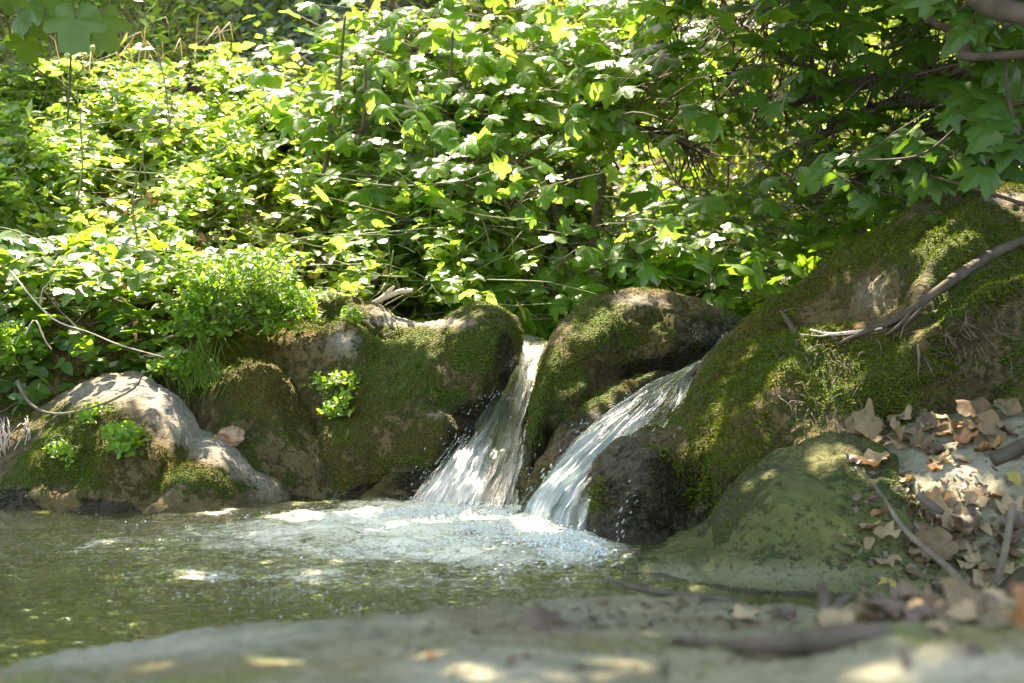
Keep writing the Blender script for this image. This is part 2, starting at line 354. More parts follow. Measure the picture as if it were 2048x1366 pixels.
# middle wall
col_rock('rock_wall', [(300, 860, 5.1, 4.95), (340, 720, 5.25, 4.85), (400, 680, 5.3, 4.75), (480, 660, 5.3, 4.65), (550, 625, 5.2, 4.55), (590, 594, 5.1, 4.5), (640, 587, 5.05, 4.45), (700, 592, 5.05, 4.4), (740, 612, 5.0, 4.38), (790, 634, 4.95, 4.34), (840, 641, 4.9, 4.3), (890, 640, 4.85, 4.27),
    (930, 630, 4.8, 4.25), (970, 632, 4.78, 4.25), (1003, 655, 4.8, 4.3), (1022, 690, 4.82, 4.36), (1042, 780, 4.8, 4.5), (1060, 1000, 4.7, 4.62)],
    M['rock'], 'wide mossy rock wall with a rounded shoulder left of the left cascade', ns=380, nt=230,
    feats=[(700, 690, 40, 36, 0, .07), (640, 640, 70, 28, 10, -.05), (760, 655, 50, 20, 0, -.05), (960, 690, 62, 60, -20, .10), (900, 800, 70, 40, -50, -.10), (990, 790, 40, 50, -30, -.14), (880, 850, 60, 28, 20, .09), (760, 850, 60, 120, 20, .03), (620, 900, 22, 110, 0, -.03), (800, 960, 80, 60, 0, -.06), (960, 950, 60, 90, 0, -.28), (1000, 860, 40, 60, 0, -.18), (700, 930, 50, 60, 0, .05), (540, 690, 80, 30, 0, .04)],
    moss=[(640, 650, 90, 30, 0, .4), (780, 680, 70, 30, -10, .35), (850, 960, 80, 60, -20, .4), (900, 690, 60, 30, -30, .4), (730, 880, 100, 80, 0, .2), (590, 760, 60, 70, 0, .2)],
    wet=[(1015, 720, 26, 70, -10, 1), (960, 850, 80, 70, -30, .9), (860, 960, 120, 60, -20, .6), (700, 1000, 150, 30, 0, .4)], pale=[(690, 680, 40, 28, 0, .7), (640, 590, 50, 12, 0, .8), (840, 646, 100, 10, 0, .9), (770, 630, 40, 16, 20, .7), (880, 825, 30, 14, 0, .5)],  # pale hump, plus sunlight painted along the crest where sun spots fall
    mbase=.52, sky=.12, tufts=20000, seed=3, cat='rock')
# central rock between the falls
col_rock('boulder', [(1018, 1060, 4.05, 4.02), (1032, 1000, 4.15, 4.0), (1050, 900, 4.3, 4.02), (1065, 800, 4.42, 4.1), (1085, 735, 4.5, 4.15), (1108, 690, 4.6, 4.2), (1130, 658, 4.65, 4.25), (1160, 622, 4.7, 4.3), (1200, 599, 4.75, 4.36), (1260, 588, 4.8, 4.36), (1330, 598, 4.8, 4.4), (1400, 613, 4.8, 4.42), (1450, 630, 4.8, 4.45), (1500, 650, 4.82, 4.5), (1560, 665, 4.85, 4.6), (1640, 760, 4.85, 4.75)],
    M['rock'], 'domed mossy boulder standing between the two cascades', ns=300, nt=210,
    feats=[(1200, 680, 110, 24, -38, .035), (1150, 790, 55, 26, -55, .05), (1330, 735, 110, 24, -5, -.16), (1240, 730, 60, 30, -35, -.05), (1400, 690, 50, 30, 0, .03), (1280, 640, 60, 14, -10, -.02), (1120, 870, 28, 60, 0, -.05), (1185, 745, 40, 50, 0, .02)],
    moss=[(1230, 670, 110, 40, -20, .35), (1110, 750, 50, 90, 30, .45)], wet=[(1440, 680, 100, 55, 10, 1), (1330, 735, 130, 30, -5, .9), (1090, 930, 50, 100, 0, .8)], pale=[(1280, 600, 60, 12, 5, .45), (1125, 700, 22, 60, 30, .25)],  # pale spots paint sunlight on the crest and left edge
    mbase=.44, sky=.12, tufts=13000, seed=4)
# bedrock ledges under the two falls (their own surface, water lies on them)
F1 = [((985, 676, 6.4), (1150, 674, 6.4)), ((1008, 684, 5.4), (1122, 683, 5.4)), ((1022, 696, 4.88), (1103, 694, 4.88)), ((1003, 750, 4.72), (1088, 752, 4.7)), ((960, 826, 4.52), (1070, 832, 4.5)), ((902, 900, 4.37), (1060, 905, 4.32)), ((856, 962, 4.25), (1048, 970, 4.18)), ((806, 1026, 4.13), (1032, 1050, 3.98))]
F2 = [((1425, 655, 5.2), (1530, 652, 5.2)), ((1434, 662, 4.76), (1498, 660, 4.72)), ((1428, 692, 4.62), (1482, 692, 4.58)), ((1405, 722, 4.52), (1462, 724, 4.46)), ((1368, 752, 4.40), (1425, 746, 4.36)), ((1285, 792, 4.25), (1412, 784, 4.18)), ((1208, 838, 4.10), (1395, 836, 3.99)),
      ((1144, 890, 3.99), (1352, 892, 3.84)), ((1094, 952, 3.91), (1285, 950, 3.72)), ((1052, 1004, 3.87), (1235, 1020, 3.58)), ((1024, 1052, 3.84), (1212, 1104, 3.47))]
def sheet_pts(rows, ext=0., nu=60, nv=160, back=0., down=0.):
    L = np.array([P(*r[0]) for r in rows]); Rr = np.array([P(*r[1]) for r in rows])
    D = Rr-L; L = L-D*ext; Rr = Rr+D*ext
    L = crom(L, nv); Rr = crom(Rr, nv)
    s = np.linspace(0, 1, nu)[:, None, None]
    G = L[None]*(1-s)+Rr[None]*s
    G[..., 1] += back; G[..., 2] -= down
    return G
G = sheet_pts(F1, .55, 110, 200, .06, .03); G[..., 2] += .10*(np.abs(np.linspace(-1, 1, 110))[:, None]**3)*0
finish_rock('rock_ledge', G, M['rock'], 'dark wet bedrock under the left cascade', wet=[(960, 900, 200, 200, 0, 1)], mbase=.3, tufts=0, seed=6, amp=.7, cat='rock')
G = sheet_pts(F2, .12, 110, 200, .06, .035)
finish_rock('rock_ledge', G, M['rock'], 'dark wet bedrock under the right cascade', wet=[(1250, 850, 300, 300, 0, 1)], mbase=.2, tufts=0, seed=7, amp=.8, cat='rock')
# low ledge the right fall runs over
col_rock('boulder', [(1020, 1100, 3.95, 3.92), (1045, 1010, 4.05, 3.93), (1080, 930, 4.15, 3.96), (1120, 868, 4.25, 4.0), (1170, 815, 4.35, 4.05), (1230, 772, 4.45, 4.1), (1300, 750, 4.52, 4.1), (1380, 738, 4.56, 4.1), (1440, 735, 4.6, 4.1), (1500, 760, 4.6, 4.2)],
    M['rock'], 'low smooth wet ledge that the right cascade slides over', ns=200, nt=150, wet=[(1330, 765, 150, 40, -30, .8), (1150, 900, 60, 100, 0, .7)], moss=[(1190, 800, 80, 14, -40, .4)], mbase=.25, tufts=1500, seed=8, amp=.7)
# right big boulder
col_rock('boulder', [(1140, 1120, 3.55, 3.52), (1178, 1040, 3.62, 3.48), (1200, 930, 3.78, 3.44), (1235, 885, 3.86, 3.42), (1290, 868, 3.92, 3.42), (1335, 850, 3.97, 3.42), (1368, 815, 4.02, 3.42), (1392, 775, 4.08, 3.42), (1420, 735, 4.14, 3.42), (1455, 695, 4.2, 3.4), (1510, 642, 4.3, 3.38), (1600, 572, 4.35, 3.35), (1700, 502, 4.4, 3.35), (1780, 450, 4.42, 3.35), (1850, 410, 4.42, 3.35), (1900, 389, 4.42, 3.35), (1960, 387, 4.42, 3.35), (2048, 398, 4.42, 3.35), (2200, 425, 4.42, 3.4), (2380, 560, 4.42, 3.6), (2460, 800, 4.42, 4.0)],
    M['rock'], 'huge tilted boulder with moss and roots right of the right cascade', ns=460, nt=300, zbase=-.15, backd=.6,
    feats=[(1960, 650, 150, 26, -28, .15), (1960, 760, 170, 50, -22, -.20), (1760, 800, 34, 20, -10, -.14), (1560, 800, 120, 30, -55, .05), (1630, 690, 130, 26, -10, .05), (1700, 610, 110, 40, -5, -.06), (1900, 500, 150, 50, -35, .06), (1820, 560, 130, 20, -38, -.05), (1480, 950, 60, 120, 15, .05), (1400, 950, 25, 110, 20, -.05), (1850, 480, 60, 14, -35, -.03), (1900, 420, 80, 10, -20, -.03), (1300, 960, 50, 80, 0, .04), (1560, 950, 40, 60, 0, -.06)],
    moss=[(1850, 480, 230, 60, -35, .22), (1500, 740, 130, 60, -50, .6), (1640, 700, 130, 30, -8, .5), (1950, 600, 120, 50, -30, .5), (1390, 930, 40, 130, 25, .6), (1700, 530, 160, 20, -33, .4)],
    wet=[(1270, 960, 110, 130, 0, .9), (1300, 1070, 200, 40, 0, .6), (1450, 1000, 110, 110, 0, .5), (1960, 760, 170, 40, -20, .45)], pale=[(1880, 500, 60, 40, -35, .3), (1740, 590, 30, 30, 0, .25), (2020, 395, 60, 12, 0, .6)],  # last two wet spots paint shade: crevice, and hollow under the ridge
    mbase=.42, sky=.08, tufts=32000, seed=9, tl=.010)  # pale spots repeat the sun patches, sunlight put into the colour
# rocks at right foreground
col_rock('boulder', [(c_[0], c_[1], c_[2], c_[3], 1.7, 1.7) for c_ in [(1225, 1215, 2.93, 2.9), (1262, 1172, 3.05, 2.84), (1300, 1125, 3.2, 2.80), (1345, 1094, 3.3, 2.78), (1405, 1070, 3.36, 2.75), (1440, 1040, 3.38, 2.75), (1475, 990, 3.38, 2.75), (1505, 950, 3.38, 2.75), (1550, 915, 3.38, 2.75), (1620, 893, 3.38, 2.75), (1700, 885, 3.36, 2.75), (1770, 905, 3.3, 2.75), (1830, 960, 3.25, 2.75), (1880, 1030, 3.15, 2.75), (1930, 1110, 3.0, 2.78), (1960, 1200, 2.9, 2.85)]],
    M['rock_green'], 'smooth green algae covered rock at the right edge of the pool', ns=200, nt=170, zbase=-.06, feats=[(1640, 960, 80, 18, -10, -.015), (1450, 1140, 120, 30, 0, .03), (1380, 1110, 70, 16, -10, -.02), (1560, 1040, 90, 60, 0, .03)],
    moss=[(1500, 960, 60, 60, 0, .5), (1440, 1040, 30, 60, 30, .4)], pale=[(1560, 1150, 200, 24, 0, .4), (1330, 1150, 60, 24, 0, .4)], mbase=.45, sky=0, tufts=1500, seed=12, amp=.9, wl=.014)
col_rock('boulder', [(1560, 960, 3.5, 3.45), (1600, 915, 3.55, 3.3), (1680, 890, 3.6, 3.2), (1760, 865, 3.6, 3.1), (1860, 842, 3.6, 3.0), (1960, 830, 3.6, 2.95), (2048, 822, 3.6, 2.9), (2200, 815, 3.6, 2.85), (2350, 860, 3.6, 3.0), (2420, 980, 3.6, 3.3)],
    M['rock_smooth'], 'flat grey slab strewn with dry leaves at the foot of the huge boulder', ns=220, nt=150, zbase=-.02, zback=.1, pale=[(1920, 930, 130, 60, 0, .6)], feats=[(1900, 960, 80, 30, 0, .02), (1960, 850, 100, 16, 0, .03)], mbase=.2, sky=0, tufts=500, seed=13, amp=.7, wl=-.1)
slab('boulder', [[(-900, .26, .2, 'z'), (200, .26, .2, 'z'), (1024, .25, .2, 'z'), (1900, .25, .2, 'z'), (3200, .25, .2, 'z')],
    [(-500, 1420, 1.25), (200, 1400, 1.15), (1024, 1400, 1.1), (1600, 1400, 1.1), (2300, 1400, 1.2)],
    [(-400, 1450, 1.5), (200, 1350, 1.4), (700, 1320, 1.35), (1300, 1320, 1.35), (2300, 1330, 1.4)],
    [(-400, 1440, 1.62), (300, 1292, 1.68), (800, 1243, 1.65), (1250, 1225, 1.75), (2300, 1300, 1.7)],
    [(-400, 1435, 1.66), (320, 1284, 1.74), (850, 1237, 1.74), (1250, 1200, 1.9), (2300, 1280, 1.9)],
    [(-400, .05, 1.72, 'z'), (320, .08, 1.82, 'z'), (850, .08, 1.82, 'z'), (1250, .12, 2.02, 'z'), (2300, .05, 2.0, 'z')],
    [(-400, -.15, 1.74, 'z'), (320, -.15, 1.88, 'z'), (850, -.15, 1.9, 'z'), (1250, -.1, 2.08, 'z'), (2300, -.15, 2.05, 'z')]],
    M['rock_smooth'], 'broad out of focus green slab along the bottom of the photo', pale=[(300, 1290, 250, 30, -5, .5), (1000, 1340, 200, 40, 0, .4)], mbase=.3, sky=0, tufts=0, seed=14, amp=.6, wl=-.1)
slab('boulder', [[(1300, .20, .4, 'z'), (1900, .22, .4, 'z'), (3000, .25, .4, 'z'), (4000, .25, .4, 'z')],
    [(1340, 1390, 1.1), (1600, 1370, 1.1), (2000, 1340, 1.1), (2500, 1320, 1.15)],
    [(1350, 1350, 1.3), (1600, 1310, 1.3), (2000, 1260, 1.3), (2500, 1240, 1.35)],
    [(1370, 1335, 1.4), (1620, 1270, 1.45), (1950, 1205, 1.5), (2500, 1190, 1.5)],
    [(1380, .1, 1.46, 'z'), (1640, .17, 1.52, 'z'), (1960, .18, 1.6, 'z'), (2500, .2, 1.6, 'z')],
    [(1390, -.1, 1.5, 'z'), (1650, -.1, 1.58, 'z'), (1970, -.1, 1.68, 'z'), (2500, -.1, 1.7, 'z')]],
    M['rock_smooth'], 'blurred pale green rock at the bottom right corner of the photo', mbase=.3, sky=0, tufts=0, seed=15, amp=.6, wl=-.1, pale=[(1900, 1340, 200, 30, 0, .6)])
# boulders at the back left
col_rock('boulder', [(-120, 760, 4.95, 4.9), (-60, 640, 5.1, 4.8), (20, 592, 5.15, 4.75), (120, 588, 5.15, 4.72), (200, 598, 5.15, 4.75), (270, 625, 5.1, 4.8), (330, 690, 5.05, 4.9)],
    M['rock'], 'olive boulder in shadow behind leafy stems at the left edge of the photo', ns=120, nt=90, zbase=.1, zback=.3, mbase=.5, tufts=2500, seed=16, moss=[(60, 640, 120, 40, 0, .3)])
col_rock('boulder', [(325, 880, 4.68, 4.65), (345, 760, 4.75, 4.62), (365, 705, 4.8, 4.62), (400, 695, 4.85, 4.65), (430, 760, 4.85, 4.7), (450, 880, 4.8, 4.72)],
    M['rock'], 'narrow wedge of brown rock beneath the grass clump', ns=70, nt=80, mbase=.4, tufts=1500, seed=17, zbase=0)
# bare sunlit rock behind the lip
col_rock('boulder', [(995, 700, 5.2, 5.15), (1005, 676, 5.25, 5.12), (1030, 667, 5.28, 5.1), (1060, 670, 5.28, 5.1), (1090, 678, 5.28, 5.12), (1105, 700, 5.25, 5.18)],
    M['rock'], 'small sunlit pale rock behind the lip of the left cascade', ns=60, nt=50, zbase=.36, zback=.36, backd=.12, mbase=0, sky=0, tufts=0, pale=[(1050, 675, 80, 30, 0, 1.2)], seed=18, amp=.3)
allV = []; allF = []; k = 0
for V_, F_ in ROCKS:
    allV.append(V_); allF.append(F_+k); k += len(V_)
allV = np.concatenate(allV); allF = np.concatenate(allF)
BVH = BVHTree.FromPolygons(allV.tolist(), allF.tolist())
def hit(px, py, maxd=20.):
    d = P(px, py, 1.)-np.array([0, 0, CAMZ]); d /= np.linalg.norm(d)
    h = BVH.ray_cast(Vector((0, 0, CAMZ)), Vector(d.tolist()), maxd)
    if h[0] is None: return None, None
    n = np.array(h[1]); 
    if (n*d).sum() > 0: n = -n
    return np.array(h[0]), n
# pinkish stone wedged between boulders
def lump(name, c, r, mat, label, cat, seed, sx=1, sy=1, sz=1, parts=None):
    u = np.linspace(0, 2*np.pi, 41)[:-1]; v = np.linspace(0.02, np.pi-.02, 26)
    D = np.stack([np.outer(np.cos(u), np.sin(v)), np.outer(np.sin(u), np.sin(v)), np.outer(np.ones(40), np.cos(v))], -1)
    rr = r*(1+.35*fbm(D+seed*3, 1.7, 3, seed)+.12*fbm(D, 6, 2, seed))
    G = D*rr[..., None]*np.array([sx, sy, sz]); V = (G).reshape(-1, 3)
    idx = np.arange(40*26).reshape(40, 26); nx = np.roll(idx, -1, 0)
    F = np.stack([idx[:, :-1], idx[:, 1:], nx[:, 1:], nx[:, :-1]], -1).reshape(-1, 4)
    o = obj(name, V, F, mat); o.location = Vector(c.tolist() if hasattr(c, 'tolist') else c); tag(o, label, cat); return o
lump('stone', P(462, 872, 4.42), .038, M['red'], 'small lumpy pinkish brown stone resting on the slope of the left boulder', 'stone', 5, 1, .8, .85)
# ------------------------------------------------------------------ water
def m_water():
    m, nt, out = newmat('stream_water'); n = N(nt)
    fo = n.attr('foam_glint').outputs['Fac']
    p = n.pos()
    st = n.n('ShaderNodeMapping', {'Vector': p, 'Scale': (1, 2.2, 1)}).outputs[0]
    n1 = n.noise(22, 5, .65, st, .5); n2 = n.noise(95, 4, .6, st)
    v = n.n('ShaderNodeTexVoronoi', {'Vector': st, 'Scale': 110.}).outputs['Distance']
    f = n.math('ADD', fo, n.math('MULTIPLY', n.math('SUBTRACT', n1, .5), 1.5)); f = n.math('ADD', f, n.math('MULTIPLY', n.math('SUBTRACT', n2, .5), 1.5))
    f = n.rng(f, .25, 1.0)
    bmp = n.n('ShaderNodeBump', {'Height': n.math('ADD', n.noise(20, 4, .6, st), n.math('MULTIPLY', v, -.25)), 'Strength': .45, 'Distance': .02}).outputs[0]
    fr = n.n('ShaderNodeFresnel', {'IOR': 1.33, 'Normal': bmp}).outputs[0]
    tr = n.n('ShaderNodeBsdfTransparent', {'Color': (.72, .76, .42, 1)}).outputs[0]
    df = n.n('ShaderNodeBsdfDiffuse', {'Color': (.19, .21, .05, 1)}).outputs[0]
    body = n.n('ShaderNodeMixShader', {0: .22, 1: tr, 2: df}).outputs[0]
    gl = n.n('ShaderNodeBsdfGlossy', {'Roughness': .04, 'Normal': bmp, 'Color': (1, 1, 1, 1)}).outputs[0]
    w = n.n('ShaderNodeMixShader', {0: n.math('ADD', fr, .03), 1: body, 2: gl}).outputs[0]
    fm = n.n('ShaderNodeBsdfPrincipled', {'Base Color': (.70, .66, .50, 1), 'Roughness': .4, 'Normal': bmp, 'Specular IOR Level': .35}).outputs[0]
    mx = n.n('ShaderNodeMixShader', {0: n.math('MULTIPLY', f, .92), 1: w, 2: fm})
    nt.links.new(mx.outputs[0], out.inputs[0]); return m
M['water'] = m_water()
M['froth'] = m_leaf('froth', (.68, .71, .66), (.76, .78, .74), (.7, .74, .68), (.7, .74, .68), .15, .35, .8)
FOAM_GLINT = [(900, 1050, 240, 36, 4, .8), (1110, 1085, 90, 34, 15, .9), (980, 1030, 160, 18, 4, .8), (740, 1055, 200, 26, -4, .5), (640, 1085, 240, 34, 3, .4), (900, 1105, 220, 34, 4, .5), (980, 1115, 120, 18, 4, .3), (390, 1150, 90, 9, 2, .42), (200, 1093, 60, 9, -8, .42),  # smallest spots paint sun glints on bubbles as white foam
        (620, 1158, 70, 9, 0, .42), (540, 1110, 280, 50, 0, .17), (760, 1170, 250, 40, 0, .16), (340, 1080, 200, 30, 0, .12), (1230, 1105, 60, 12, 0, .3), (590, 1215, 60, 14, 0, .2), (1000, 1170, 150, 40, 0, .1), (640, 1035, 80, 8, 0, .3)]
wx = np.linspace(-4.2, 3.0, 620); wy = np.linspace(1.35, 5.0, 460)
X, Y = np.meshgrid(wx, wy, indexing='ij'); V0 = np.stack([X, Y, 0*X], -1)
px, py = proj(V0)
fo = sum(gauss(px, py, f) for f in FOAM_GLINT)
act = np.clip(sum(gauss(px, py, (f[0], f[1], f[2]*1.6, f[3]*2, f[4], f[5])) for f in FOAM_GLINT[:8]), 0, 1)
S = np.stack([X*.8, Y*2.0, 0*X], -1)
Zw = (.0035+.016*act)*fbm(S, 6, 3, 21)*1.3+(.0050+.010*act)*fbm(S, 13, 4, 22, .6)+.0016*fbm(S, 45, 2, 23)
Zw += .028*np.clip(fo, 0, 1)*(.5+.9*fbm(S, 8, 3, 25))
fo2 = fo*(1+.5*fbm(S, 7, 3, 26))+.10*sstep(.25, .6, fbm(S, 14, 3, 27))*sstep(1250, 1120, py)
V0[..., 2] = Zw
# carve pool sheet to where it is (hidden under banks elsewhere)
o = obj('water', V0.reshape(-1, 3), grid_faces(*X.shape), M['water'], None, {'foam_glint': np.clip(fo2, 0, 1.2).ravel()}); tag(o, kind='structure')
ux = np.linspace(-.25, 1.6, 120); uy = np.linspace(4.86, 8.5, 120)
X, Y = np.meshgrid(ux, uy, indexing='ij'); V1 = np.stack([X, Y, .468+.003*fbm(np.stack([X, Y, 0*X], -1), 8, 2)], -1)
V1[..., 0] = V1[..., 0]*np.where(Y < 5.2, 1, 1)
o = obj('water', V1.reshape(-1, 3), grid_faces(*X.shape), M['water'], None, {'foam_glint': np.zeros(X.size)}); tag(o, kind='structure')
# falling water: streaked sheets
def m_fall():
    m, nt, out = newmat('falling_water'); n = N(nt)
    uv = n.attr('flow').outputs['Vector']; den = n.attr('dens').outputs['Fac']; edge = n.attr('edge').outputs['Fac']
    a1 = n.noise(1, 5, .62, n.n('ShaderNodeMapping', {'Vector': uv, 'Scale': (38, 3.0, 1)}).outputs[0], .4)
    a2 = n.noise(1, 4, .6, n.n('ShaderNodeMapping', {'Vector': uv, 'Scale': (120, 9, 1)}).outputs[0], .3)
    a3 = n.noise(1, 3, .6, n.n('ShaderNodeMapping', {'Vector': uv, 'Scale': (8, 3.5, 1)}).outputs[0], 1.0)
    s = n.math('ADD', n.math('MULTIPLY', a1, .9), n.math('MULTIPLY', a2, .6)); s = n.math('ADD', s, n.math('MULTIPLY', a3, 1.3))
    s = n.math('ADD', s, n.math('SUBTRACT', den, 2.32))
    a4 = n.noise(1, 4, .65, n.n('ShaderNodeMapping', {'Vector': uv, 'Scale': (7, 9, 1)}).outputs[0], 1.2)
    s = n.math('ADD', s, n.math('MULTIPLY', a4, 1.3))
    wf = n.math('MULTIPLY', n.rng(s, .0, 1.15), edge)
    bmp = n.n('ShaderNodeBump', {'Height': n.math('ADD', a1, n.math('MULTIPLY', a2, .5)), 'Strength': .6, 'Distance': .02}).outputs[0]
    fr = n.n('ShaderNodeFresnel', {'IOR': 1.33, 'Normal': bmp}).outputs[0]
    tr = n.n('ShaderNodeBsdfTransparent', {'Color': (.86, .9, .82, 1)}).outputs[0]
    gl = n.n('ShaderNodeBsdfGlossy', {'Roughness': .12, 'Normal': bmp}).outputs[0]
    clear = n.n('ShaderNodeMixShader', {0: n.math('MULTIPLY', n.math('ADD', fr, .12), edge), 1: tr, 2: gl}).outputs[0]
    wh = n.n('ShaderNodeBsdfPrincipled', {'Base Color': (.62, .66, .64, 1), 'Roughness': .25, 'Normal': bmp, 'Specular IOR Level': .8}).outputs[0]
    tl = n.n('ShaderNodeBsdfTranslucent', {'Color': (.7, .76, .74, 1)}).outputs[0]
    wm = n.n('ShaderNodeMixShader', {0: .35, 1: wh, 2: tl}).outputs[0]
    mx = n.n('ShaderNodeMixShader', {0: n.math('MULTIPLY', wf, .85), 1: clear, 2: wm})
    nt.links.new(mx.outputs[0], out.inputs[0]); return m
M['fall'] = m_fall()
def fall(rows, label, denf, layers=3, seed=0):
    root = thing('waterfall', label, 'waterfall', tuple(P(*rows[-1][0])*np.array([1, 1, 0])))
    for k in range(layers):
        nu, nv = 130, 260
        G = sheet_pts(rows, .02-.03*k, nu, nv, -.012*k, -.006*k)
        u = np.linspace(0, 1, nu)[:, None]*np.ones(nv); v = np.linspace(0, 1, nv)[None]*np.ones((nu, 1))
        n = normals_grid(G); n *= np.sign(-n[..., 1:2].mean())
        rid = np.stack([u*16+k*5, v*2.2, 0*u+seed], -1); rid2 = np.stack([u*40, v*5, 0*u+seed+k], -1)
        amp = sstep(.12, .5, v)
        d = (.020*fbm(rid, 1, 3, seed+k)+.007*fbm(rid2, 1, 2, seed+9))*(.3+amp)
        d = d+.03*np.sin(np.pi*u)*amp
        G = G+n*d[..., None]
        wob = .012*fbm(np.stack([v*14, u*3, 0*u+k], -1), 1, 3, seed+3)*amp
        G[..., 0] += wob
        e = np.minimum(u, 1-u)+.10*fbm(np.stack([v*9, u*30, 0*u+k], -1), 1, 3, seed+30)
        e = sstep(.0, .16, e)*sstep(0, .02, v)
        px, py = proj(G)
        den = denf(px, py, u, v)-.12*k
        fl = np.stack([u, v*1.0+seed+k*3.7, 0*u+k*1.9], -1)
        V = G.reshape(-1, 3)-np.array(root.location)
        obj('water_sheet', V, grid_faces(nu, nv), M['fall'], root, {'flow': fl.reshape(-1, 3), 'dens': den.ravel(), 'edge': e.ravel()})
    # fine strands and droplets thrown off the sheet
    mb = MB()
    L = crom([P(*r[0]) for r in rows], 60); Rr = crom([P(*r[1]) for r in rows], 60)
    for i in range(14):
        s = random.random() if i % 3 else random.choice([-.02, 1.02, .03, .97])
        a = random.randint(22, 50); b = min(59, a+random.randint(3, 9)); b = max(b, a+3)
        pts = L[a:b]*(1-s)+Rr[a:b]*s+np.array([0, -.045-random.random()*.02, .012])
        tube(mb, pts+rng.normal(0, .0015, pts.shape), np.linspace(.0008, .0018, len(pts)), 4)
    for i in range(150):
        a = random.randint(30, 59); s = random.choice([random.gauss(-.06, .09), random.gauss(1.04, .05), random.random()])
        c = L[a]*(1-s)+Rr[a]*s+np.array([0, -.05-random.random()*.05, random.random()*.04])
        dr = (L[min(a+1, 59)]-L[a-1]); dr /= np.linalg.norm(dr)
        r = random.uniform(.0008, .0024); tube(mb, [c, c+dr*r*random.uniform(2, 7)], r, 5)
    mb.build('spray', M['drop'], root)['kind'] = 'stuff'
def m_drop():
    m, nt, out = newmat('water_drops'); n = N(nt)
    b = n.n('ShaderNodeBsdfPrincipled', {'Base Color': (.6, .66, .62, 1), 'Roughness': .08, 'Specular IOR Level': .9, 'Transmission Weight': .75, 'IOR': 1.33})
    nt.links.new(b.outputs[0], out.inputs[0]); return m
M['drop'] = m_drop()
def den1(px, py, u, v):
    d = .38+.45*sstep(820, 960, py)
    d = d-1.1*np.exp(-((px-(1012-(py-850)*.16))/22)**2)*sstep(790, 870, py)+.25*sstep(880, 980, py)
    d = d+.15*np.exp(-((px-(935-(py-960)*.3))/50)**2)*sstep(850, 900, py)
    return d-.35*sstep(740, 690, py)
def den2(px, py, u, v):
    d = .55+.5*sstep(800, 930, py)
    d = d-.55*sstep(.42, .8, u)*sstep(760, 820, py)
    return d-.2*sstep(735, 690, py)
fall(F1, 'narrow left cascade fanning out over dark rock between the rock wall and the domed boulder', den1, 2, 1)
fall(F2, 'wider right cascade curving over the low ledge beside the huge boulder', den2, 2, 5)
# bubbles on the pool
mb = MB()
th = np.linspace(0, 2*np.pi, 9)[:-1]
dome = np.concatenate([np.stack([np.cos(th)*math.cos(a), np.sin(th)*math.cos(a), np.full(8, math.sin(a))], 1) for a in (0, .5, 1.0)]+[np.array([[0, 0, 1.]])])
dF = [[r*8+k_, r*8+(k_+1) % 8, (r+1)*8+(k_+1) % 8] for r in range(2) for k_ in range(8)]+[[r*8+k_, (r+1)*8+(k_+1) % 8, (r+1)*8+k_] for r in range(2) for k_ in range(8)]+[[16+k_, 16+(k_+1) % 8, 24] for k_ in range(8)]
dF = np.array(dF)
for i in range(650):
    f = random.choice(FOAM_GLINT); x = f[0]+random.gauss(0, f[2]*1.1); y = f[1]+random.gauss(0, max(f[3], 25)*1.2)
    if random.random() < .25: x = random.gauss(620, 220); y = random.gauss(1190, 35)
    if y < 1022 or y > 1240 or x < -50 or x > 1280 or (x > 1200 and y > 1140): continue
    d = P(x, y, 1)-np.array([0, 0, CAMZ]); t = -CAMZ/d[2]; c = np.array([d[0]*t, d[1]*t, .002])
    r = random.uniform(.0012, .004)
    mb.add(dome*np.array([r, r, r*.8])+c, dF)
o = None
fb = MB()
for i in range(5200):
    f = random.choice([(930, 1040, 120, 12), (1020, 1056, 70, 12), (1110, 1092, 80, 12), (850, 1030, 90, 9), (960, 1070, 180, 22), (800, 1050, 170, 18), (1180, 1095, 50, 9)]); x = f[0]+random.gauss(0, f[2]); y = f[1]+random.gauss(0, f[3])
    if y < 1020 or y > 1150 or x > 1215 or (x > 1030 and y < 1050): continue
    d = P(x, y, 1)-np.array([0, 0, CAMZ]); t = -(CAMZ-.012)/d[2]; c = np.array([d[0]*t, d[1]*t, 0])
    r = random.uniform(.0012, .0042); c[2] = .012+.028*float(np.clip(sum(gauss(np.array(x), np.array(y), g_) for g_ in FOAM_GLINT[:3]), 0, 1))*(.4+random.random())*.8-.006
    fb.add(dome*np.array([r, r, r])+c, dF)
tag(fb.build('froth', M['froth']), 'white froth churned up where the cascades hit the pool', 'froth', kind='stuff')
o = mb.build('foam_bubbles', M['drop']); tag(o, 'small bubbles drifting on the pool below the cascades', 'bubbles', kind='stuff')
# ------------------------------------------------------------------ leaf templates
def t_ovate(w=.32, fold=.10, curl=.12, ser=0.):
    xs = [0, .18, .42, .68, .88, 1.]; ws = [0, .8, 1., .78, .38, 0]
    mid = [[x, 0, -curl*x*x] for x in xs]; Lf = [[x-.03, w*k, fold*k*.6-curl*x*x] for x, k in zip(xs[1:5], ws[1:5])]; Rt = [[x-.03, -w*k, fold*k*.6-curl*x*x] for x, k in zip(xs[1:5], ws[1:5])]
    V = np.array(mid+Lf+Rt); F = []
    for side, off in ((1, 6), (-1, 10)):
        f = [[0, 1, off], [4, 5, off+3]]
        for k_ in range(3): f += [[k_+1, k_+2, off+k_+1], [k_+1, off+k_+1, off+k_]]
        F += f if side > 0 else [q[::-1] for q in f]
    return V, np.array(F)
def t_small():
    return np.array([[0, 0, 0], [.5, .3, .06], [1, 0, -.06], [.5, -.3, .06]]), np.array([[0, 2, 1], [0, 3, 2]])
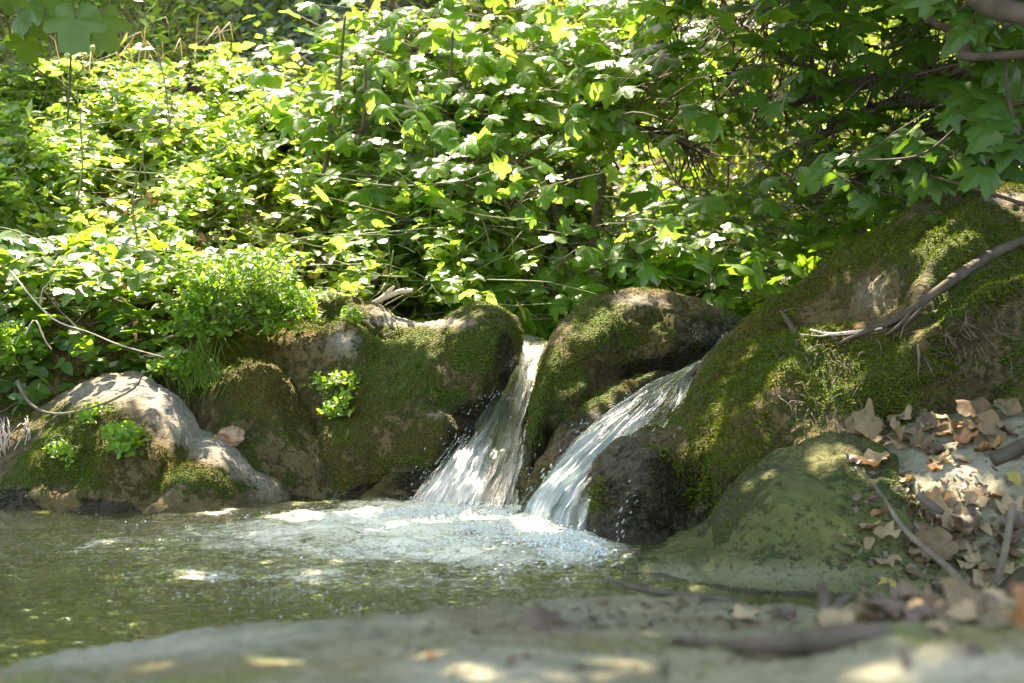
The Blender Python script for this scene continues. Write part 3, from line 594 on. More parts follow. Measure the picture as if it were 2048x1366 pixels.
def t_fig(droop=.18, w=1., curl=0., seed=0, wave=.04):
    h = [(0, 1.), (8, .96), (16, .80), (23, .66), (28, .56), (35, .64), (43, .80), (51, .93), (60, .90), (70, .78), (79, .62), (88, .60), (100, .64), (114, .64), (130, .55), (148, .46), (164, .36), (176, .16)]
    th = np.array([-a for a, _ in h[::-1]]+[a for a, _ in h[1:]]); r = np.array([b for _, b in h[::-1]]+[b for _, b in h[1:]])
    rg = np.random.default_rng(seed); sd_ = rg.uniform(-.14, .10); r = r*(1+rg.normal(0, .05, len(r)))*(1+sd_*(r < .68)*(np.abs(th) < 95))
    a = np.radians(th); n = len(a)
    def ring(f): 
        x = np.cos(a)*r*f; y = np.sin(a)*r*f*w; rr = r*f
        z = -droop*rr**2+wave*np.cos(a*6.5)*rr-.12*np.abs(y)*droop*3
        if curl: z = z+curl*(y*y)*1.2+curl*.5*np.sin(x*5+seed)*rr+.12*curl*np.sin(y*9+seed)
        return np.stack([x, y, z], 1)
    V = np.concatenate([[[0, 0, 0]], ring(.5), ring(1.)])
    i = np.arange(n-1)
    F = np.concatenate([np.stack([0*i, 1+i, 2+i], 1), np.stack([1+i, 1+n+i, 2+n+i], 1), np.stack([1+i, 2+n+i, 2+i], 1)])
    V = V-np.array([0, 0, 0]); return V, F
def t_dry(seed):
    rg = np.random.default_rng(seed+90); V, F = t_fig(.1, 1., .5, seed); n_ = (len(V)-1)//2
    a = np.arctan2(V[1:, 1], V[1:, 0]); rr = np.hypot(V[1:, 0], V[1:, 1]); f = np.r_[np.full(n_, .5), np.ones(n_)]
    r2 = (.35*rr/f+.62)*f*(.72+.28*np.cos(a)); r2 = r2*(1+.05*rg.normal(0, 1, 2*n_)*(f > .9))
    V[1:, 0] = np.cos(a)*r2; V[1:, 1] = np.sin(a)*r2*.8
    c = rg.uniform(.3, .9)*rg.choice([-1, 1]); c2 = rg.uniform(-.5, .8)
    V[:, 2] = c*V[:, 1]**2+c2*V[:, 0]**2+.10*np.sin(V[:, 1]*11+seed)*np.abs(V[:, 0]+.3)+.09*np.sin(V[:, 0]*8+2*seed); return V, F
def frames(nrm, head=None):
    n = nrm/np.linalg.norm(nrm, axis=1, keepdims=True); m = len(n)
    h = rng.normal(0, 1, (m, 3)) if head is None else head+0*n
    x = h-n*(h*n).sum(1, keepdims=True); x /= np.linalg.norm(x, axis=1, keepdims=True)+1e-9
    y = np.cross(n, x); return np.stack([x, y, n], 2)
def leaves(mb, tmpls, pos, nrm, size, head=None, rv=None):
    px_, py_ = proj(pos); k0 = ~((np.abs(px_-785) < 55) & (py_ > 555) & (py_ < 625) & (pos[:, 1] > 4.2) & (pos[:, 1] < 5.3))   # clear of the driftwood
    if not k0.all():
        size = np.broadcast_to(size, (len(pos),))[k0]; nrm = nrm[k0]; head = head[k0] if head is not None and len(np.shape(head)) == 2 and len(head) == len(pos) else head; rv = rv[k0] if rv is not None else None; pos = pos[k0]
    if not len(pos): return
    m = len(pos); Rm = frames(nrm, head); size = np.broadcast_to(size, (m,)); pick = rng.integers(0, len(tmpls), m)
    rv = rng.random(m) if rv is None else rv
    for k_, (T, F) in enumerate(tmpls):
        I = np.where(pick == k_)[0]
        if not len(I): continue
        V = np.einsum('nij,vj->nvi', Rm[I], T)*size[I][:, None, None]+pos[I][:, None]
        nv = len(T); FF = (F[None]+(np.arange(len(I))*nv)[:, None, None]).reshape(-1, 3)
        mb.add(V.reshape(-1, 3), FF, np.repeat(rv[I], nv))
OV = [t_ovate(.36, .1, .12), t_ovate(.30, .14, .2), t_ovate(.40, .06, .05)]
LONG = [t_ovate(.17, .06, .2), t_ovate(.2, .08, .1)]
SM = [t_small()]
FIG = [t_fig(.22, .95, .15, 6, .07), t_fig(.6, .9, .1, 7, .05), t_fig(.18, 1, 0, 1), t_fig(.35, .95, 0, 2), t_fig(.1, .9, 0, 3), t_fig(.5, .85, 0, 4), t_fig(.28, .8, 0, 5)]
def inpoly(x, y, poly):
    c = np.zeros(len(x), bool); n = len(poly); j = n-1
    for i in range(n):
        xi, yi = poly[i]; xj, yj = poly[j]
        t = ((yi > y) != (yj > y)) & (x < (xj-xi)*(y-yi)/((yj-yi)+1e-9)+xi); c ^= t; j = i
    return c
def scat(poly, n, depth, jit, lump_=.0, lsc=.012, seed=0):
    """points inside a pixel outline at a given distance with real depth scatter"""
    xs = [p[0] for p in poly]; ys = [p[1] for p in poly]; out = []
    x = rng.uniform(min(xs), max(xs), n*6); y = rng.uniform(min(ys), max(ys), n*6)
    k_ = inpoly(x, y, poly)
    if lump_: k_ &= (fbm(np.stack([x, y, 0*x], 1), lsc, 3, seed)+rng.normal(0, .15, len(x)) > lump_-.35)
    x, y = x[k_][:n], y[k_][:n]
    d = (depth(x, y) if callable(depth) else np.full(len(x), float(depth)))+rng.normal(0, jit, len(x))
    return P(x, y, d)
def upn(n, tilt=.5, bias=(0, 0, 1)):
    return np.array(bias)+rng.normal(0, tilt, (n, 3))
def twigs(mb, starts, ends, r0=.004, r1=.0015, sag=.1, n=8, sides=5):
    for a, b in zip(starts, ends):
        mid = (a+b)/2+np.array([rng.normal(0, .3)*sag, rng.normal(0, .3)*sag, -sag*random.uniform(-.4, 1)]); q = a*.7+b*.3+rng.normal(0, sag*.2, 3); q2 = a*.3+b*.7+rng.normal(0, sag*.2, 3)
        tube(mb, [a, (q+mid)/2, (mid+q2)/2, b], [r0, r0*.8, (r0+r1)/2, r1], sides, n)
def open_to_sun(c, extra, near=0.):
    """which of the leaf points c would shade a spot that the photo shows in sun"""
    bad = np.zeros(len(c), bool); prs = [(np.concatenate([l[0] for l in LIT]), np.concatenate([np.full(len(l[0]), l[1]) for l in LIT]))]
    if TG: prs.append((np.array([t[0] for t in TG]), np.array([t[1] for t in TG])))
    for Pm, Rm_ in prs:
        for p_, r_ in zip(Pm, Rm_):
            d_ = c-p_; al = d_@SUN; dist = np.linalg.norm(d_-al[:, None]*SUN, axis=1)
            bad |= (dist < r_+extra) & (al > near)
    return bad
TG = []
LIT = []     # (points, radius) that should receive direct sun through the canopy
# ------------------------------------------------------------------ bramble thicket on the left bank
BPOLY = [(-90, 130), (100, 120), (300, 130), (480, 120), (620, 195), (760, 240), (900, 262), (1050, 300), (1090, 420), (1060, 560), (950, 612), (800, 610), (560, 590), (380, 560), (230, 590), (120, 560), (-90, 560)]
bdep = lambda x, y: 6.9-(y-110)/490*1.85+.12*np.sin(x*.013)
bd2 = lambda x, y: bdep(x, y)+.28*fbm(np.stack([x, y*1.6, 0*x], 1), .008, 3, 66)
pts = scat(BPOLY, 10500, bd2, .17, .28, .011, 61)
pts2 = scat(BPOLY, 6500, lambda x, y: bd2(x, y)+.3, .12, .28, .012, 62)
TOP = scat([(-60, 60), (130, 90), (300, 95), (480, 85), (640, 150), (760, 215), (1060, 270), (1060, 330), (700, 290), (480, 170), (-60, 170)], 420, lambda x, y: 6.8-(y-110)/490*1.85, .14, .5, .02, 64)
pts = np.concatenate([pts, TOP])
mb = MB()
for q, sz in ((pts, .042), (pts2, .040)):
    n_ = len(q); nr = upn(n_, .40, (-.05, -.30, 1)); hd = rng.normal(0, 1, (n_, 3))*np.array([1, 1, .2])
    for da in (0, 1.75, -1.75):       # trifoliate
        c, s = math.cos(da), math.sin(da); h2 = np.stack([hd[:, 0]*c-hd[:, 1]*s, hd[:, 0]*s+hd[:, 1]*c, hd[:, 2]], 1)
        leaves(mb, OV, q, nr+rng.normal(0, .12, (n_, 3)), sz*rng.uniform(.4, 1.35, n_)*(1 if da == 0 else .8), h2)
root = thing('bramble_thicket', 'sunlit bramble thicket sprawling down the left bank above the rock wall', 'bramble', (-1.2, 5.6, .6))
mb.build('foliage', M['bramble'], root)
mb = MB()
s_ = scat(BPOLY, 420, bdep, .18); e_ = s_+rng.normal(0, 1, s_.shape)*np.array([.26, .12, .12])
twigs(mb, s_, e_, .0026, .001, .06)
mb.build('stem', M['stem'], root)
mb = MB()
q = scat([(0, 380), (420, 400), (760, 470), (780, 590), (560, 590), (330, 600), (0, 560)], 2600, lambda x, y: bdep(x, y)+.18, .10)
leaves(mb, OV, q, rng.normal(0, 1, q.shape), rng.uniform(.02, .045, len(q)))
mb.build('dead_leaves', M['dry'], root)
LIT += [(scat([(250, 110), (480, 120), (620, 195), (1050, 300), (1090, 420), (1000, 600), (560, 600), (230, 560), (100, 330)], 700, bdep, .05), .13)]
# low leafy shoots at the left shore (larger leaves)
LP = [(-60, 470), (230, 470), (420, 520), (420, 600), (350, 730), (230, 760), (120, 780), (-60, 850)]
root = thing('rose_bush', 'leafy bush with large round leaves at the left shore above the pale boulder', 'bush', tuple(P(60, 760, 4.8)))
mb = MB(); q = scat(LP, 520, lambda x, y: 4.95-.12*(y-480)/300, .13); n_ = len(q); nr = upn(n_, .38, (0, -.3, 1)); hd = rng.normal(0, 1, (n_, 3))*np.array([1, 1, .2])
for da in (0, 1.6, -1.6):
    c, s = math.cos(da), math.sin(da); h2 = np.stack([hd[:, 0]*c-hd[:, 1]*s, hd[:, 0]*s+hd[:, 1]*c, hd[:, 2]], 1)
    leaves(mb, OV, q, nr, .068*rng.uniform(.5, 1.2, n_)*(1 if da == 0 else .8), h2)
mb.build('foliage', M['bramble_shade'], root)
mb = MB(); s_ = scat(LP, 70, 4.9, .1); twigs(mb, s_, s_+rng.normal(0, 1, s_.shape)*np.array([.2, .08, .1]), .0035, .0015, .06)
mb.build('stem', M['twig'], root)
LIT += [(scat([(0, 460), (330, 480), (420, 640), (330, 740), (0, 720)], 95, 4.85, .05), .08), (scat([(0, 680), (120, 700), (60, 830), (0, 830)], 16, 4.7, .05), .08), (scat([(380, 560), (600, 560), (620, 620), (560, 700), (380, 700)], 40, 4.72, .05), .075)]
# ------------------------------------------------------------------ fig trees
def leafed_branch(mb_l, mb_t, a, b, nl, size, spread, tmpl=FIG, up=(0, -.45, 1), tilt=.4, r0=.008):
    a, b = np.array(a, float), np.array(b, float); L_ = np.linalg.norm(b-a)
    mid = (a+b)/2+np.array([0, 0, .08*L_]); pts_ = crom([a, mid, b], 12)
    tube(mb_t, pts_, np.linspace(r0, r0*.35, 12), 6)
    t = rng.uniform(.3, 1., nl); base = np.stack([np.interp(t, np.linspace(0, 1, 12), pts_[:, k_]) for k_ in range(3)], 1)
    off = rng.normal(0, 1, (nl, 3))*spread*np.array([1, .7, .6]); pos = base+off
    for p_, q_ in zip(base, pos): tube(mb_t, [p_, (p_+q_)/2+np.array([0, 0, .01]), q_], [.0022, .0018, .0014], 4)
    hd = off/(np.linalg.norm(off, axis=1, keepdims=True)+1e-6)+np.array([0, -.4, -.5])+rng.normal(0, .3, (nl, 3))
    leaves(mb_l, tmpl, pos, upn(nl, tilt, up), size*rng.uniform(.55, 1.15, nl), hd)
root = thing('fig_tree', 'sunlit fig tree with large lobed leaves hanging over the middle of the stream', 'fig tree', tuple(P(1180, 560, 6.4)))
ml, mt = MB(), MB()
trunkp = P(1180, 560, 6.4)-np.array([0, 0, .25])
crownc = [P(x, y, 6.35-y*.0021+random.uniform(-.08, .08)) for x, y, d in [(700, 90, 5.9), (640, 150, 5.9), (760, 160, 5.8), (860, 60, 5.9), (900, 160, 5.7), (840, 20, 6), (960, 110, 5.8), (1000, 230, 5.7), (900, 250, 5.6), (1000, 320, 5.6), (930, 380, 5.5), (1080, 180, 6), (1120, 90, 6), (1180, 40, 6), (1250, 60, 5.9), (1200, 150, 6), (1290, 130, 5.9), (1060, 30, 6), (980, 20, 6), (1330, 60, 5.8), (1130, 300, 6.1), (800, 230, 5.9), (900, 470, 5.4), (700, 200, 6), (1020, 420, 5.6),(780,100,5.9),(640,250,6),(720,290,6),(830,380,6),(980,490,6),(1060,350,6),(1040,250,6),(1180,220,6),(1270,170,6),(1360,110,6),(860,430,6),(870,110,5.8),(1050,110,5.9),(960,180,5.7), (1240,220,6.0), (780,30,6), (900,330,5.6)]]
limbs = [P(900, 300, 6.1), P(1080, 250, 6.2), P(1250, 220, 6.2), P(760, 220, 6.2)]
for L_ in limbs: tube(mt, [trunkp, trunkp*.5+L_*.5+rng.normal(0, .05, 3), L_], [.018, .014, .010], 8, 14)
for c in crownc:
    L_ = min(limbs, key=lambda q_: np.linalg.norm(q_-c)); leafed_branch(ml, mt, L_+(c-L_)*.2, c, 30, .086, .17, tilt=.45, up=(0, -.6, .9))
for x, y, x2, y2 in [(870, 480, 812, 700), (1010, 160, 1000, 560), (905, 60, 880, 230), (690, 30, 640, 380), (730, 130, 715, 300), (830, 170, 835, 240)]:
    tube(mt, [P(x, y, 5.9), P((x+x2)/2+8, (y+y2)/2, 5.85), P(x2, y2, 5.9)], [.006, .008, .011], 6, 12)
ml.build('crown', M['fig'], root); mt.build('trunk', M['twig'], root)
LIT += [(np.array(crownc), .36)]
LIT += [(scat([(620, 0), (1380, 0), (1340, 160), (1120, 420), (950, 420), (620, 200)], 150, 6.0, .1), .16)]
# low fig shoots over the boulder: bright leaves
root = thing('fig_shoot', 'low fig shoots with bright spreading leaves just behind the domed boulder', 'fig shoots', tuple(P(1300, 620, 5.35)))
ml, mt = MB(), MB(); bs = [(1180, 460), (1250, 430), (1310, 420), (1350, 470), (1210, 520), (1280, 520), (1350, 540), (1150, 560), (1430, 560), (1490, 560), (1560, 590), (1430, 480), (1100, 600), (1040, 610), (960, 590), (1230, 590), (1310, 590), (1390, 600), (1480, 600), (1180, 610), (1540, 530), (1120, 520), (1080, 570), (900, 600), (850, 630), (800, 640), (1080, 640), (1120, 645), (1060,655),(1000,640)]
bsP = [P(x, y, 5.35+random.uniform(-.15, .2)) for x, y in bs]
for c in bsP: leafed_branch(ml, mt, np.array([c[0]*.6+.25, 5.75, .5]), c, 13, .092, .11, up=(0, -.45, 1), tilt=.35, r0=.006)
ml.build('crown', M['fig'], root); mt.build('stem', M['twig'], root)
LIT += [(np.array(bsP), .21)]
# dark fig tree on the right
root = thing('fig_tree', 'shaded fig tree with a tangle of bare twigs filling the upper right', 'fig tree', tuple(P(2000, 300, 6.6)*np.array([1, 1, 0])+np.array([0, 0, .4])))
ml, mt = MB(), MB()
T0 = P(2150, 330, 6.9); T0b = T0.copy(); T0b[2] = .3
tube(mt, [T0b, T0*.9+T0b*.1, T0], [.12, .1, .08], 12, 12, rough=.3)
arms = [[(2150, 260, 6.8), (1950, 165, 6.5), (1800, 160, 6.3), (1640, 190, 6.0), (1500, 230, 5.9)], [(2150, 280, 6.8), (1980, 230, 6.4), (1850, 200, 6.1), (1750, 215, 5.9), (1620, 260, 5.8)], [(2150, 300, 6.8), (2000, 290, 6.4), (1820, 260, 6), (1700, 350, 5.9)],
        [(1850, 180, 6.4), (1830, 80, 6.4), (1810, -80, 6.4)], [(1990, 200, 6.4), (1960, 60, 6.4), (1900, -120, 6.4)], [(1700, 160, 6.2), (1560, 90, 6.2), (1440, -30, 6.2)], [(1760, 330, 6.4), (1650, 450, 6.2), (1560, 620, 6.2)], [(1500, 150, 6.1), (1390, 140, 6.1), (1300, 60, 6.1)], [(1420, 300, 6.1), (1320, 250, 6), (1180, 210, 6)],
        [(1950, 300, 6.2), (1980, 420, 6.2)], [(1850, 240, 6.2), (1740, 400, 6.3), (1700, 560, 6.3)]]
nodes = []
for k_, a in enumerate(arms):
    q = crom([P(*t) for t in a], 24); q = q+.02*rng.normal(0, 1, (24, 3)).cumsum(0)*.3
    r0 = (.05, .045, .035, .02, .02, .018, .02, .014, .012, .02, .02)[k_]; tube(mt, q, np.linspace(r0, r0*.35, 24), 8, rough=.3)
    nodes += list(q[3:])
nodes = np.array(nodes)
DP = [(1130, -80), (2150, -80), (2150, 420), (1900, 400), (1600, 560), (1400, 560), (1180, 420), (1130, 250)]
e_ = scat([(1300, -80), (2150, -80), (2150, 420), (1900, 400), (1600, 560), (1450, 540), (1330, 380)], 700, 6.1, .35)
used = np.zeros(len(nodes))
for b in e_:
    d_ = np.linalg.norm(nodes-b, axis=1)+rng.random(len(nodes))*.3+used*.09; used[d_.argmin()] += 1; a = nodes[d_.argmin()]
    twigs(mt, [a], [b], .0045, .0013, .12, 8, 4)
for i in range(420):
    b = e_[random.randrange(len(e_))]; d_ = np.array([random.gauss(-.10, .14), random.gauss(0, .08), random.gauss(-.12, .10)])
    twigs(mt, [b], [b+d_], .0022, .001, .05, 6, 4)
q = scat([(1240, -80), (2150, -80), (2150, 420), (1900, 400), (1600, 560), (1400, 540), (1250, 380), (1330, 250)], 900, 5.8, .35); q = q[~open_to_sun(q, .08, .35)]; n_ = len(q)
leaves(ml, FIG, q, upn(n_, .35, (0, -.25, 1)), .105*rng.uniform(.5, 1.15, n_), rng.normal(0, 1, (n_, 3))+np.array([-.3, -.6, -.5]))
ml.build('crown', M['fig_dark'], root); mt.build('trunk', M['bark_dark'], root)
# near right hanging sprigs (bigger leaves)
root = thing('plane_tree', 'plane tree leaning in from the right with its boughs crossing the top right corner', 'plane tree', (2.6, 2.6, .3))
ml, mt = MB(), MB()
tube(mt, [(2.6, 2.6, -.1), (2.55, 2.7, 1.), (2.5, 2.8, 2.2), (2.3, 3.0, 3.4)], [.22, .18, .15, .11], 14, 24, rough=.3)
for a, r_ in (([(2.52, 2.75, 1.25), P(2048, 108, 3.5), P(1930, 75, 3.7), P(1780, -15, 4.0), P(1650, -160, 4.2)], [.03, .012, .011, .009, .008]), ([(2.5, 2.8, 1.3), P(2250, 120, 2.6), P(2060, 35, 2.6), P(1950, -10, 2.7), P(1750, -220, 2.9)], [.05, .026, .021, .02, .018]),
    ([P(2048, 108, 3.5), P(1960, 118, 3.7), P(1830, 150, 3.9)], [.006, .004, .002]), ([P(2010, 100, 3.6), P(2016, 190, 3.6), P(2040, 280, 3.6)], [.004, .005, .006]), ([P(2080, 200, 3.6), P(1950, 230, 3.8), P(1840, 310, 3.9), P(1700, 320, 4)], [.006, .005, .004, .002]), ([P(2080, 420, 3.9), P(1960, 380, 4.), P(1830, 345, 4.1), P(1730, 325, 4.2)], [.006, .005, .0045, .002])):
    tube(mt, a, r_, 10, 30, rough=.25)
sp = [(1900, 30, 3.6, 6, .09), (2000, 60, 3.6, 8, .09), (1990, 150, 3.7, 7, .085), (2020, 240, 3.7, 7, .085), (1960, 240, 3.8, 5, .07), (1700, 320, 4.1, 5, .06), (1720, 400, 4.1, 5, .06), (1790, 340, 4.1, 5, .07), (1860, 340, 4.0, 5, .07), (1830, 240, 4, 4, .06), (1990, 310, 3.3, 4, .1), (2040, 330, 3.3, 4, .1), (1880, 250, 4, 5, .07), (2030, 150, 3.8, 6, .08), (1960, 330, 4, 5, .07), (1850, 300, 4.1, 4, .06)]
for x, y, d, k_, s_ in sp:
    c = P(x, y, d); leafed_branch(ml, mt, c+np.array([.15, .05, .06]), c, k_, s_, .07, up=(0, -.8, .7), tilt=.45, r0=.003)
# crown out of view above the pool, gaps shaped to throw the dapple
TG = []   # sun spots wanted on rocks: px, py, radius (m)
for t in [(170, 765, .055), (230, 757, .06), (290, 765, .055), (150, 800, .03), (250, 800, .025), (350, 815, .03), (420, 880, .022), (480, 925, .02), (530, 960, .02), (330, 860, .03), (300, 900, .03), (330, 940, .03), (420, 950, .025), (120, 930, .03), (175, 930, .03), (195, 905, .02), (240, 940, .018), (90, 850, .03), (270, 960, .018), (440, 960, .018), (100, 880, .02),(260,780,.04),(200,780,.04),(370,965,.02),(235,990,.02),
          (600, 592, .05), (650, 590, .05), (700, 600, .04), (680, 675, .045), (700, 700, .03), (780, 633, .045), (840, 643, .045), (890, 641, .04), (730, 640, .03), (740, 660, .03), (960, 634, .025), (900, 670, .03), (540, 760, .03), (510, 770, .025), (600, 880, .025), (600, 840, .02), (560, 850, .02), (470, 790, .02), (880, 825, .022), (905, 850, .015),(640,600,.05),(820,660,.02),(560,900,.02),(580,960,.02),(480,830,.025),
          (1110, 730, .028), (1130, 700, .03), (1170, 672, .03), (1210, 650, .03), (1250, 640, .028), (1300, 598, .028), (1340, 627, .018), (1145, 790, .02), (1140, 770, .02), (1100, 760, .02), (1290, 640, .02),(1260,600,.03),
          (1915, 480, .06), (1895, 505, .055), (1930, 460, .04), (1880, 535, .035), (1745, 580, .035), (1760, 600, .03), (1735, 640, .025), (1720, 655, .02), (2020, 392, .05), (2060, 395, .05), (1700, 690, .02), (1590, 740, .04), (1560, 780, .04), (1540, 820, .035), (1610, 725, .022), (1520, 860, .015), (1440, 850, .022), (1430, 880, .02), (1455, 830, .02), (1990, 618, .04), (1960, 640, .035), (1930, 665, .03), (1900, 690, .02), (2030, 595, .03), (2040, 590, .02), (1480, 735, .02), (1500, 715, .02), (1460, 760, .018), (1610, 700, .03), (1650, 680, .03), (1850, 560, .03),
          (1640, 945, .007), (1680, 1002, .008), (1670, 1080, .004), (1520, 965, .006), (1545, 950, .004), (1660, 915, .012), (1700, 910, .008), (1920, 930, .018), (1950, 940, .01), (1730, 870, .03), (1760, 885, .03), (1930, 830, .04), (1980, 840, .04), (2040, 830, .03), (1900, 850, .03), (1960, 1005, .022), (1860, 1045, .022), (1750, 955, .03), (1800, 975, .02), (1290,1140,.01),
          (1240, 1335, .006), (1290, 1322, .006), (1340, 1312, .005), (1200, 1350, .006), (960, 1310, .006), (990, 1330, .006), (940, 1350, .006), (1760, 1340, .008), (1950, 1330, .006), (1740, 1252, .006)]:
    h_, _ = hit(t[0], t[1])
    if h_ is not None: TG.append((h_, t[2]))
for t in [(800, 1068, .018), (850, 1065, .02), (900, 1058, .02), (950, 1053, .02), (1000, 1060, .02), (760, 1075, .012), (960, 1115, .014), (1000, 1112, .014), (210, 1092, .001), (340, 1152, .001), (405, 1153, .001), (622, 1156, .001), (640, 1040, .03), (560, 1043, .03), (590, 1048, .02), (1100, 1085, .03), (1060, 1070, .03), (700,1035,.03), (1130,1060,.025)]:
    d = P(t[0], t[1], 1)-np.array([0, 0, CAMZ]); s = -CAMZ/d[2]; TG.append((np.array([d[0]*s, d[1]*s, 0]), t[2]))
for t in [(1040, 720, 4.78, .010), (1165, 860, 3.98, .014), (1110, 950, 3.9, .008), (1290, 790, 4.15, .010)]:
    TG.append((P(*t[:3]), t[3]))
LPm = np.concatenate([l[0] for l in LIT]); LRm = np.concatenate([np.full(len(l[0]), l[1]) for l in LIT])
tP = np.array([t[0] for t in TG]); tR = np.array([t[1] for t in TG])
NC = 21000
zc = rng.uniform(2.45, 3.3, NC); cx = rng.uniform(-3.2, 3.4, NC); cy = rng.uniform(1.9, 7.2, NC)
C = np.stack([cx, cy, zc+.12*np.maximum(cy-5.5, 0)], 1)
_, pyc = proj(C); C = C[pyc < -90]
C = C[~open_to_sun(C, .038)]
leaves(ml, FIG, C, upn(len(C), .3, tuple(SUN)), .085*rng.uniform(.7, 1.2, len(C)))
C2 = np.stack([rng.uniform(-3.2, 3.4, 15000), rng.uniform(1.9, 7.2, 15000), rng.uniform(2.45, 3.2, 15000)], 1); _, pyc = proj(C2); C2 = C2[pyc < -60]; C2 = C2[~open_to_sun(C2, .018)]
leaves(ml, OV, C2, upn(len(C2), .3, tuple(SUN)), .06*rng.uniform(.7, 1.2, len(C2)))
C4 = np.stack([rng.uniform(-4.2, -.1, 5200), rng.uniform(8.3, 11., 5200), rng.uniform(4., 4.8, 5200)], 1); C4 = C4[~open_to_sun(C4, .1)]  # leaves out of view, added to shade the dry grass slope
leaves(ml, FIG, C4, upn(len(C4), .3, tuple(SUN)), .11*rng.uniform(.7, 1.2, len(C4)))
# out-of-view leaves put in to shade the right side of the far bank
NC = 9000; C3 = np.stack([rng.uniform(.7, 5.2, NC), rng.uniform(6.2, 9.6, NC), rng.uniform(3.1, 4.2, NC)], 1); _, pyc = proj(C3); C3 = C3[(pyc < -90)]; C3 = C3[~open_to_sun(C3, .05)]
leaves(ml, FIG, C3, upn(len(C3), .3, tuple(SUN)), .10*rng.uniform(.7, 1.2, len(C3)))
hub = np.array([2.3, 3.0, 3.2])
for i in range(16):
    b = np.array([random.uniform(-2.8, 2.8), random.uniform(2.2, 6.4), random.uniform(2.75, 3.1)]); twigs(mt, [hub], [b], .035, .006, .3, 16, 6)
ml.build('crown', M['canopy'], root); mt.build('trunk', M['bark'], root)
# ------------------------------------------------------------------ far vegetation
slope_d = lambda x, y: 3.288/(.62-(640-y)/2844)-.22
def shrub(label, poly, n, depth, jit, size, mat, cat='shrub', name='shrub', tw=60, tmpl=SM, tilt=.6, bias=(0, -.2, 1), lmp=.0, seed=0):
    c = scat(poly, 20, depth, .01).mean(0); c[2] = max(.3, c[2]-1)
    root = thing(name, label, cat, tuple(c)); ml, mt = MB(), MB()
    q = scat(poly, n, depth, jit, lmp, .012, seed); leaves(ml, tmpl, q, upn(len(q), tilt, bias), size*rng.uniform(.5, 1.3, len(q)))
    e_ = scat(poly, tw, depth, jit*.7); b0 = c.copy()
    for b in e_: twigs(mt, [b+np.array([random.gauss(0, .2), .05, -random.uniform(.2, .6)])], [b], .007, .002, .1, 6, 4)
    tube(mt, [b0+np.array([0, 0, -.6]), b0, b0+np.array([.05, 0, .8])], [.04, .03, .015], 6, 8)
    ml.build('crown', mat, root); mt.build('stem', M['bark_dark'], root)['kind'] = 'stuff'; return root
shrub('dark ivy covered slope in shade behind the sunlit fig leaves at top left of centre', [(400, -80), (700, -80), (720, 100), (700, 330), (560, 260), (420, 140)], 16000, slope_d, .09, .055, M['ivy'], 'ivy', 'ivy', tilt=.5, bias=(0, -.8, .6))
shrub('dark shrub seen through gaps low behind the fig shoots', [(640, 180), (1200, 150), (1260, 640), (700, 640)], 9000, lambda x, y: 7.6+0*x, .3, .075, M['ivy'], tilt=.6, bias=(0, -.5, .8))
shrub('bright yellow green tree far behind the top centre of the fig leaves', [(700, -120), (1420, -120), (1420, 280), (900, 260)], 6500, lambda x, y: 10.-(y+100)/400*1., .3, .10, M['far'], 'tree', 'broadleaf_tree', tilt=.6)
shrub('bright backlit hedge glimmering behind the dark twigs on the right', [(1300, -120), (2250, -120), (2250, 620), (1300, 620)], 17000, lambda x, y: 11.2-(y+100)/720*1.9, .28, .085, M['far'], 'hedge', 'hedge', tilt=.6)
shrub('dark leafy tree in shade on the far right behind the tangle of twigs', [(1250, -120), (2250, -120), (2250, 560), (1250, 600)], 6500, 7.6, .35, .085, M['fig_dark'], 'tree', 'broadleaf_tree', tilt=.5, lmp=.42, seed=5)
gx_ = rng.uniform(-5, 6.5, 42000); gy_ = rng.uniform(5.1, 13.5, 42000)
GC = np.stack([gx_, gy_, terrain_h(gx_, gy_)+np.abs(rng.normal(0, .12, 42000))+.04], 1); pxg, pyg = proj(GC); GC = GC[(pxg > -150) & (pxg < 2200) & (pyg > -150) & (pyg < 700)]
mb = MB(); leaves(mb, SM+[t_small()], GC, upn(len(GC), .5, (0, -.3, 1)), rng.uniform(.05, .11, len(GC)))
tag(mb.build('ground_cover', M['far']), 'low leafy ground cover over the slope behind the stream', 'ground cover', kind='stuff')
# dry grass on the slope at top left
mb = MB(); q = scat([(-80, -100), (560, -100), (480, 150), (200, 190), (-80, 190)], 800, slope_d, .14)
for c in q:
    L_ = random.uniform(.12, .38); dx = random.gauss(-.05, .10); dy = random.gauss(-.05, .06); w_ = .0022
    a = c; m_ = c+np.array([dx*.4, dy*.5, L_*.6]); b = c+np.array([dx*1.6, dy*1.5, L_*(.75 if random.random() < .5 else .2)])
    mb.add([a+[w_, 0, 0], a-[w_, 0, 0], m_+[w_, 0, 0], m_-[w_, 0, 0], b], [[0, 1, 2], [1, 3, 2], [2, 3, 4]])
tag(mb.build('dry_grass', M['straw']), 'dry straw coloured grass on the slope at top left', 'dry grass', kind='stuff')
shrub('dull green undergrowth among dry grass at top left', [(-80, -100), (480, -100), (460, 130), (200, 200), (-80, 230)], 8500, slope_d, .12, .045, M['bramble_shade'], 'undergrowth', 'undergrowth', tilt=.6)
LIT0 = 0
